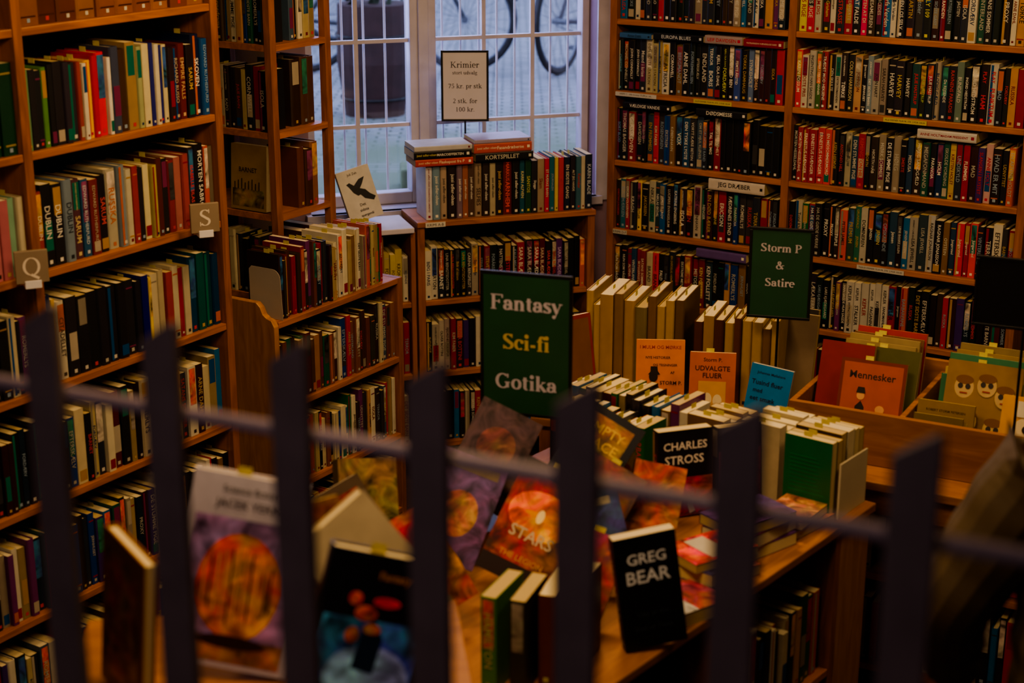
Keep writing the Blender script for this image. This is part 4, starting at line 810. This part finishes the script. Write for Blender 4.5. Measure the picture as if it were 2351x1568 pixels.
# ------------------------------------------------------------ railing
FW = frame(0, 1.4, .91, -.415)
rt = empty('railing', FW @ T(0, 0, .96), 'mauve-grey painted metal railing with flat slanted pickets', 'railing')
for k in range(-4, 11):
    t = -.5306+.1486*(k)
    m = MB(); m.prism([(-.021, 0), (.021, 0), (.021, .968), (.017, .972), (-.021, .947)], -.006, .006, Matrix(((1, 0, 0, t), (0, 0, -1, 0), (0, 1, 0, 0), (0, 0, 0, 1))))
    m.obj('picket', [M_fence], parent=rt, bevel=.0015)
for z in (.87, .1):
    m = MB(); m.tube([(-1.15, .0145, z), (1.15, .0145, z)], .0082, 12); m.obj('rail', [M_rail], parent=rt, smooth=True)

# ------------------------------------------------------------ room shell
def wallbox(p, q, z0, z1, th, mb, side=1, ext=0):
    p, q = Vector(p), Vector(q); d = (q-p); L = d.length; d.normalize()
    F = frame(p.x, p.y, d.x, d.y)
    mb.box(-ext, L+ext, 0 if side > 0 else -th, th if side > 0 else 0, z0, z1, (1, 1, 1, 1), 0, F)
def isect(p, d, q, e):
    p, d, q, e = map(Vector, (p, d, q, e)); den = d.x*e.y-d.y*e.x
    t = ((q.x-p.x)*e.y-(q.y-p.y)*e.x)/den
    return p+d*t
CH = 2.95
wp, wd = Vector((-.4035, 6.116)), Vector((.9507, .3102))
lp, ld = Vector((-1.165-.833*.82, 4.0+.553*.82)), Vector((.545, .838))
rp_ = FR @ Vector((0, .27, 0))
A_ = isect(wp, wd, lp, ld); B_ = isect(wp, wd, (rp_.x, rp_.y), (.8415, -.54))
C_ = B_+Vector((.8415, -.54))*4.0
D_ = C_-Vector((.54, .8415))*6.9
E_ = isect(D_, (-.8415, .54), lp, ld)
def st(o, l=None): return tag(o, l, None, 'structure')
ta = (A_-wp).dot(wd); tb = (B_-wp).dot(wd)
w0, w1, zs0, zs1 = -.36, .765, 1.0, 2.35
FWn = frame(wp.x, wp.y, wd.x, wd.y)
m = MB()
m.box(ta-.3, tb+.3, 0, .22, 0, zs0, mi=0, M=FWn); m.box(ta-.3, tb+.3, 0, .22, zs1, CH, M=FWn)
m.box(ta-.3, w0, 0, .22, zs0, zs1, M=FWn); m.box(w1, tb+.3, 0, .22, zs0, zs1, M=FWn)
st(m.obj('wall_back', [M_wall]))
m = MB(); wallbox(B_, C_, 0, CH, .15, m, 1, .15); st(m.obj('wall_right', [M_wallD]))
m = MB(); wallbox(E_, A_, 0, CH, .15, m, 1); st(m.obj('wall_left', [M_wallD]))
m = MB(); wallbox(E_, D_, 0, CH, .15, m, -1, .15); st(m.obj('wall_front', [M_wallD]))
m = MB(); wallbox(D_, C_, 0, CH, .15, m, -1, .15); st(m.obj('wall_side', [M_wallD]))
def polyo(name, z0, z1, mat):
    m = MB(); pts = [(p.x, p.y) for p in (A_, E_, D_, C_, B_)]
    c = Vector((sum(p[0] for p in pts)/5, sum(p[1] for p in pts)/5))
    pts = [(c.x+(p[0]-c.x)*1.02, c.y+(p[1]-c.y)*1.02) for p in pts]
    m.prism(pts, z0, z1, W0); return st(m.obj(name, [mat]))
polyo('floor', -.1, 0, M_floor); polyo('ceiling', CH, CH+.1, M_wallD)
m = MB(); m.box(-1.6, 1.6, -1.15, .1, .86, .955, M=FW) ; st(m.obj('trim_1', [M_floor]), 'raised landing platform behind the railing')
rt = empty('window_1', FWn, 'white multi-pane window with vertical bars onto a courtyard', None, 'structure')
m = MB(); y0, y1 = .08, .14; ma, mb_ = .05, .152
def bar(m, a, b, z0, z1, yy0=y0, yy1=y1): m.box(a, b, yy0, yy1, z0, z1)
bar(m, w0+.001, w0+.04, zs0+.001, zs1-.001); bar(m, .735, w1-.001, zs0+.001, zs1-.001); bar(m, ma, mb_, zs0+.001, zs1-.001)
bar(m, w0+.04, ma, zs0+.001, zs0+.045); bar(m, mb_, .735, zs0+.001, zs0+.045); bar(m, w0+.04, ma, zs1-.045, zs1-.001); bar(m, mb_, .735, zs1-.045, zs1-.001)
m.box(.08, .12, .065, .079, zs0+.001, zs1-.001)
m.obj('frame', [M_frame], parent=rt, bevel=.004)
m = MB()
for z in (1.3, 1.615, 1.93, 2.2):
    m.box(w0+.041, ma-.001, .1, .118, z-.007, z+.007); m.box(mb_+.001, .734, .1, .118, z-.007, z+.007)
for x in (-.15, .345, .54):
    m.box(x-.008, x+.008, .101, .117, zs0+.046, zs1-.046)
m.obj('glazing_bars', [M_frame], parent=rt)
m = MB()
for i in range(5):
    x = w0+.04+.41*(i+.6)/5; m.tube([(x, .165, zs0+.002), (x, .165, zs1-.002)], .0045, 8)
for i in range(8):
    x = .155+.58*(i+.6)/8; m.tube([(x, .165, zs0+.002), (x, .165, zs1-.002)], .0045, 8)
m.obj('grille', [M_white], parent=rt)
gm = bpy.data.materials.new('window_glass'); gm.use_nodes = True; nt = gm.node_tree; nt.nodes.clear()
o_ = nt.nodes.new('ShaderNodeOutputMaterial'); mx = nt.nodes.new('ShaderNodeMixShader'); tr = nt.nodes.new('ShaderNodeBsdfTransparent'); gl = nt.nodes.new('ShaderNodeBsdfGlossy')
tr.inputs[0].default_value = (.86, .88, .95, 1); gl.inputs['Roughness'].default_value = .05; mx.inputs[0].default_value = .05
nt.links.new(tr.outputs[0], mx.inputs[1]); nt.links.new(gl.outputs[0], mx.inputs[2]); nt.links.new(mx.outputs[0], o_.inputs[0])
m = MB(); m.box(w0+.041, ma-.001, .107, .111, zs0+.046, zs1-.046); m.box(mb_+.001, .734, .107, .111, zs0+.046, zs1-.046); m.obj('glass', [gm], parent=rt)
m = MB(); m.box(w0+.0, w1, -.03, .079, zs0-.0, zs0+.0005) ; m.box(w0-.02, w1+.02, -.035, -.0005, zs0-.03, zs0+.0005)
st(m.obj('trim_2', [M_frame], M=FWn), 'painted window sill')
m = MB(); m.box(w1, w1+.05, -.012, -.0005, zs0-.02, zs1+.04); m.box(w0-.05, w1+.05, -.012, -.0005, zs1+.041, zs1+.09); st(m.obj('trim_3', [M_frame], M=FWn), 'painted window casing')

# ------------------------------------------------------------ outside
gmat, nt, b = new_mat('courtyard_paving')
tc = nt.nodes.new('ShaderNodeTexCoord'); br = nt.nodes.new('ShaderNodeTexBrick')
br.inputs['Scale'].default_value = 4.2; br.inputs['Color1'].default_value = hx('#9a9da4'); br.inputs['Color2'].default_value = hx('#80848c'); br.inputs['Mortar'].default_value = hx('#474f4b')
br.inputs['Mortar Size'].default_value = .035
nt.links.new(tc.outputs['Object'], br.inputs['Vector'])
ns = nt.nodes.new('ShaderNodeTexNoise'); ns.inputs['Scale'].default_value = 1.5; ns.inputs['Detail'].default_value = 6; nt.links.new(tc.outputs['Object'], ns.inputs['Vector'])
sx = nt.nodes.new('ShaderNodeSeparateXYZ'); nt.links.new(tc.outputs['Object'], sx.inputs[0])
mr = nt.nodes.new('ShaderNodeMapRange'); mr.inputs['From Min'].default_value = 7.2; mr.inputs['From Max'].default_value = 10.5; mr.inputs['To Min'].default_value = .6; mr.inputs['To Max'].default_value = .0
nt.links.new(sx.outputs['Y'], mr.inputs['Value'])
ad = nt.nodes.new('ShaderNodeMath'); ad.operation = 'ADD'; nt.links.new(mr.outputs[0], ad.inputs[0]); nt.links.new(ns.outputs['Fac'], ad.inputs[1])
rp = nt.nodes.new('ShaderNodeValToRGB'); rp.color_ramp.elements[0].position = .6; rp.color_ramp.elements[1].position = 1.0; nt.links.new(ad.outputs[0], rp.inputs[0])
mc = nt.nodes.new('ShaderNodeMix'); mc.data_type = 'RGBA'; nt.links.new(rp.outputs[0], mc.inputs[0]); nt.links.new(br.outputs[0], mc.inputs[6]); mc.inputs[7].default_value = hx('#5c6a54')
nt.links.new(mc.outputs[2], b.inputs['Base Color']); b.inputs['Roughness'].default_value = .7
m = MB(); m.box(-9, 12, 7.05, 26, .7, .8); tag(m.obj('courtyard_ground', [gmat]), 'mossy grey stone paving of the courtyard', 'ground', 'structure')
m = MB(); m.box(-9, 12, 22, 22.3, .8, 6); tag(m.obj('courtyard_wall', [mat_plain('brick_far_wall', '#5a5050', .9)]), 'dull masonry wall across the courtyard', 'wall', 'structure')
m = MB(); m.box(-.3, 1.3, 0, .18, 0, .1); tag(m.obj('stone_kerb', [mat_plain('mossy_stone', '#5c6a50', .9, 0, .3, 12)], M=frame(-.2, 7.35, 1, .1, .8005), bevel=.01), 'low mossy stone kerb outside the window', 'kerb')
pr = empty('planter', T(-.78, 9.4, .8005), 'dark brown wooden barrel planter in the courtyard', 'planter')
m = MB()
m.tube([(0, 0, 0), (0, 0, .3), (0, 0, .62)], [.17, .21, .2], 20); m.obj('barrel', [mat_plain('dark_red_wood', '#3a2220', .8, 0, .25, 14)], parent=pr)
m = MB()
for z, r_ in ((.1, .19), (.45, .212)):
    m.tube([(r_*math.cos(R(a)), r_*math.sin(R(a)), z) for a in range(0, 360, 18)], .008, 6, True)
m.obj('hoop', [M_black], parent=pr)
m = MB(); rl = random.Random(3)
for i in range(120):
    a = rl.uniform(0, 360); rr2 = rl.uniform(0, .2); z = .62+rl.uniform(0, .5); cx, cy = rr2*math.cos(R(a)), rr2*math.sin(R(a))
    Ml = T(cx, cy, z) @ RZ(a) @ RX(rl.uniform(20, 80)); m.poly([(-.02, 0), (0, -.04), (.02, 0), (0, .05)], 0, Ml, (1, 1, 1, 1))
m.tube([(0, 0, .6), (.02, 0, 1.0)], .012, 6); m.obj('shrub', [mat_plain('leaf_green', '#2c3a26', .8)], parent=pr)

def bicycle(M, col):
    rt = empty('bicycle', M, 'parked city bicycle standing on the courtyard paving', 'bicycle')
    pm = mat_plain('bicycle_paint', col, .4)
    for wx in (0, 1.05):
        m = MB(); m.tube([(.325*math.cos(R(a)), 0, .325*math.sin(R(a))) for a in range(0, 360, 10)], .021, 8, True)
        w = m.obj('wheel', [M_rubber], M=T(wx, 0, .347), parent=rt, smooth=True)
        m = MB(); m.tube([(.3*math.cos(R(a)), 0, .3*math.sin(R(a))) for a in range(0, 360, 10)], .009, 6, True)
        for a in range(0, 360, 15): m.tube([(0, .02*(1 if a % 30 else -1), 0), (.3*math.cos(R(a)), 0, .3*math.sin(R(a)))], .0016, 4)
        m.tube([(0, -.05, 0), (0, .05, 0)], .02, 10); m.obj('rim', [M_chrome], parent=w)
        m = MB(); m.tube([(wx+.36*math.cos(R(a)), 0, .345+.36*math.sin(R(a))) for a in range(20, 181 if wx else 200, 12)], .014, 6); m.obj('mudguard', [pm], parent=rt)
    m = MB(); bb = (.42, 0, .3); seat = (.3, 0, .75); head = (.88, 0, .82); hd2 = (.92, 0, .62)
    for a, b_ in ((bb, seat), (seat, head), (bb, hd2), (head, hd2), (hd2, (1.05, 0, .345)), (bb, (0, 0, .345)), (seat, (0, 0, .345)), (head, (.86, 0, 1.0)), (seat, (.27, 0, .88))):
        m.tube([a, b_], .015, 8)
    m.obj('frame', [pm], parent=rt)
    m = MB(); m.tube([(.66, -.28, 1.0), (.82, -.2, 1.02), (.86, 0, 1.02), (.82, .2, 1.02), (.66, .28, 1.0)], .012, 8); m.obj('handlebar', [M_chrome], parent=rt)
    m = MB(); m.prism([(.12, -.08), (.2, -.09), (.42, -.02), (.42, .02), (.2, .09), (.12, .08)], .88, .93, W0); m.obj('saddle', [M_rubber], parent=rt, bevel=.01)
    m = MB(); m.tube([(.42+.09*math.cos(R(a)), .03, .3+.09*math.sin(R(a))) for a in range(0, 360, 20)], .006, 5, True)
    m.tube([(.42, .05, .3), (.42, .06, .13)], .01, 6); m.tube([(.42, -.05, .3), (.42, -.06, .47)], .01, 6)
    m.box(.37, .47, .05, .13, .115, .135); m.box(.37, .47, -.13, -.05, .465, .485)
    m.tube([(.42, .03, .39), (0, .03, .37)], .004, 5); m.tube([(.42, .03, .21), (0, .03, .32)], .004, 5)
    m.obj('crankset', [M_chrome], parent=rt)
bicycle(T(-1.36, 11.0, .8005) @ RZ(0), '#1c2430')
bicycle(T(.31, 10.9, .8005) @ RZ(62), '#24202a')
bicycle(T(-2.3, 12.2, .8005) @ RZ(15), '#3a2020')

# ------------------------------------------------------------ person
def skin(name, J, E, mat, parent, lv=2):
    names = list(J); me = bpy.data.meshes.new(name)
    me.from_pydata([J[n][0] for n in names], [(names.index(a), names.index(b)) for a, b in E], [])
    o = bpy.data.objects.new(name, me); col_link(o); o.parent = parent
    o.modifiers.new('s', 'SKIN')
    for i, n in enumerate(names):
        r_ = J[n][1]; sv = me.skin_vertices[0].data[i]
        sv.radius = r_ if isinstance(r_, tuple) else (r_, r_); sv.use_root = (i == 0)
    sb = o.modifiers.new('b', 'SUBSURF'); sb.levels = lv; sb.render_levels = lv
    me.materials.append(mat)
    return o
PR = empty('person', T(1.0, 2.42, 0) @ RZ(-10), 'person in a dark olive puffy coat standing by the displays', 'person')
skinm = mat_plain('skin_tone', '#a87860', .6); coatm = mat_plain('olive_coat_fabric', '#4a3c26', .7, 0, .2, 12); trm = mat_plain('dark_trousers', '#1a1a20', .85); hairm = mat_plain('brown_hair', '#2c1c14', .8)
J = {'pelvis': ((0, 0, .95), (.13, .1)), 'waist': ((0, 0, 1.1), (.12, .09)), 'chest': ((0, .0, 1.32), (.14, .1)), 'neck': ((0, .0, 1.48), .055), 'skull': ((0, .02, 1.6), (.075, .085)), 'crown': ((0, .01, 1.69), (.07, .08))}
E = [('pelvis', 'waist'), ('waist', 'chest'), ('chest', 'neck'), ('neck', 'skull'), ('skull', 'crown')]
for s, n in ((-1, 'l'), (1, 'r')):
    J[n+'sh'] = ((s*.17, 0, 1.41), .055); J[n+'el'] = ((s*.26, .02, 1.14), .042); J[n+'wr'] = ((s*.24, .16, .95), .028); J[n+'pa'] = ((s*.235, .2, .9), (.03, .018))
    E += [('chest', n+'sh'), (n+'sh', n+'el'), (n+'el', n+'wr'), (n+'wr', n+'pa')]
    for k in range(4):
        x = s*(.215+.016*k); ln = (.06, .075, .08, .065)[k]
        J[n+'f%d' % k] = ((x, .225, .88), .009); J[n+'g%d' % k] = ((x, .235, .88-ln*.5), .008); J[n+'h%d' % k] = ((x, .225, .88-ln), .007)
        E += [(n+'pa', n+'f%d' % k), (n+'f%d' % k, n+'g%d' % k), (n+'g%d' % k, n+'h%d' % k)]
    J[n+'t1'] = ((s*.2, .21, .9), .01); J[n+'t2'] = ((s*.19, .235, .87), .008); E += [(n+'pa', n+'t1'), (n+'t1', n+'t2')]
    J[n+'hp'] = ((s*.09, 0, .9), .085); J[n+'kn'] = ((s*.1, .02, .5), .058); J[n+'an'] = ((s*.1, -.02, .1), .04); J[n+'to'] = ((s*.11, .13, .04), .035)
    E += [('pelvis', n+'hp'), (n+'hp', n+'kn'), (n+'kn', n+'an'), (n+'an', n+'to')]
skin('body', J, E, skinm, PR)
J = {}; E = []
zs_ = [.72+.045*i for i in range(16)]
prev = None
for i, z in enumerate(zs_):
    w = .175+.02*math.sin((z-.7)*3)
    if z > 1.36: w *= (1-(z-1.36)*1.2)
    k = 'c%d' % i; J[k] = ((0, 0, z), ((w+(.012 if i % 2 else -.006)), (w*.82+(.012 if i % 2 else -.006))))
    if prev: E.append((prev, k))
    prev = k
J['col'] = ((0, 0, 1.47), (.1, .1)); E.append((prev, 'col'))
for s, n in ((-1, 'l'), (1, 'r')):
    pts = [Vector((s*.17, 0, 1.385)), Vector((s*.285, .01, 1.16)), Vector((s*.25, .15, .965))]
    last = 'c14'; N = 12
    for i in range(N+1):
        u = i/N*2; p = pts[0].lerp(pts[1], u) if u <= 1 else pts[1].lerp(pts[2], u-1)
        k = '%s%d' % (n, i); J[k] = (p[:], .094-.004*i+(.007 if i % 2 else -.004)); E.append((last, k)); last = k
skin('coat', J, E, coatm, PR)
J = {'p': ((0, 0, .93), (.15, .12))}; E = []
for s, n in ((-1, 'l'), (1, 'r')):
    J[n+'a'] = ((s*.095, 0, .82), .1); J[n+'b'] = ((s*.1, .02, .5), .075); J[n+'c'] = ((s*.1, -.02, .12), .065); E += [('p', n+'a'), (n+'a', n+'b'), (n+'b', n+'c')]
skin('trousers', J, E, trm, PR)
for s in (-1, 1):
    skin('shoe', {'a': ((s*.1, -.05, .05), .045), 'b': ((s*.105, .06, .045), .045), 'c': ((s*.11, .15, .04), .036)}, [('a', 'b'), ('b', 'c')], M_black, PR)
skin('hair', {'a': ((0, -.03, 1.56), (.08, .07)), 'b': ((0, -.025, 1.66), (.088, .09)), 'c': ((0, .0, 1.74), (.075, .085))}, [('a', 'b'), ('b', 'c')], hairm, PR)
m = MB(); m.tube([(0, .1, 1.65), (0, .125, 1.61), (0, .1, 1.6)], [.008, .015, .01], 8)
m.obj('nose', [skinm], parent=PR, smooth=True)
for s in (-1, 1):
    m = MB(); m.disc(s*.03, 1.655, .012, .006, 0, Matrix(((1, 0, 0, 0), (0, 0, 1, .105), (0, 1, 0, 0), (0, 0, 0, 1))), (1, 1, 1, 1)); m.obj('eye', [M_black], parent=PR)
    m = MB(); m.tube([(s*.078, .0, 1.59), (s*.09, -.005, 1.62), (s*.082, 0, 1.65)], [.01, .014, .01], 8); m.obj('ear', [skinm], parent=PR, smooth=True)
m = MB(); m.tube([(-.025, .1, 1.575), (0, .107, 1.573), (.025, .1, 1.575)], .005, 6); m.obj('mouth', [mat_plain('lip_tone', '#8a4a40', .6)], parent=PR)

# ------------------------------------------------------------ lights
w = bpy.data.worlds.new('world'); bpy.context.scene.world = w; w.use_nodes = True
bg = w.node_tree.nodes['Background']; bg.inputs[0].default_value = (.53, .59, .84, 1); bg.inputs[1].default_value = 3.7
def area(loc, target, size, power, col, name='ceiling_or_fill_lamp'):
    l = bpy.data.lights.new(name, 'AREA'); l.size = size; l.energy = power; l.color = col
    o = bpy.data.objects.new(name, l); col_link(o); o.location = loc
    o.rotation_euler = (Vector(target)-Vector(loc)).to_track_quat('-Z', 'Y').to_euler()
WARM = (1, .66, .33)
area((.2, 4.3, 2.88), (.2, 4.3, 0), .5, 34, WARM)
area((-.2, 2.4, 2.88), (-.4, 4.0, .8), .5, 42, WARM)
area((1.6, 3.6, 2.88), (1.4, 4.8, .8), .5, 24, WARM)
area((-.05, 1.72, 2.9), (-.15, 2.7, 1.1), .4, 12, WARM)  # fill light added to brighten the near book covers
area((-.9, .2, 2.6), (-.2, 1.5, 1.5), .9, 5, (1, .78, .84), 'railing_fill')  # unseen fill added behind the camera to light the railing
wl = FWn @ Vector((.2, .35, 1.9)); wt = FWn @ Vector((.2, -3, .9))
area(wl, wt, .9, 12, (.6, .62, 1), 'window_daylight')
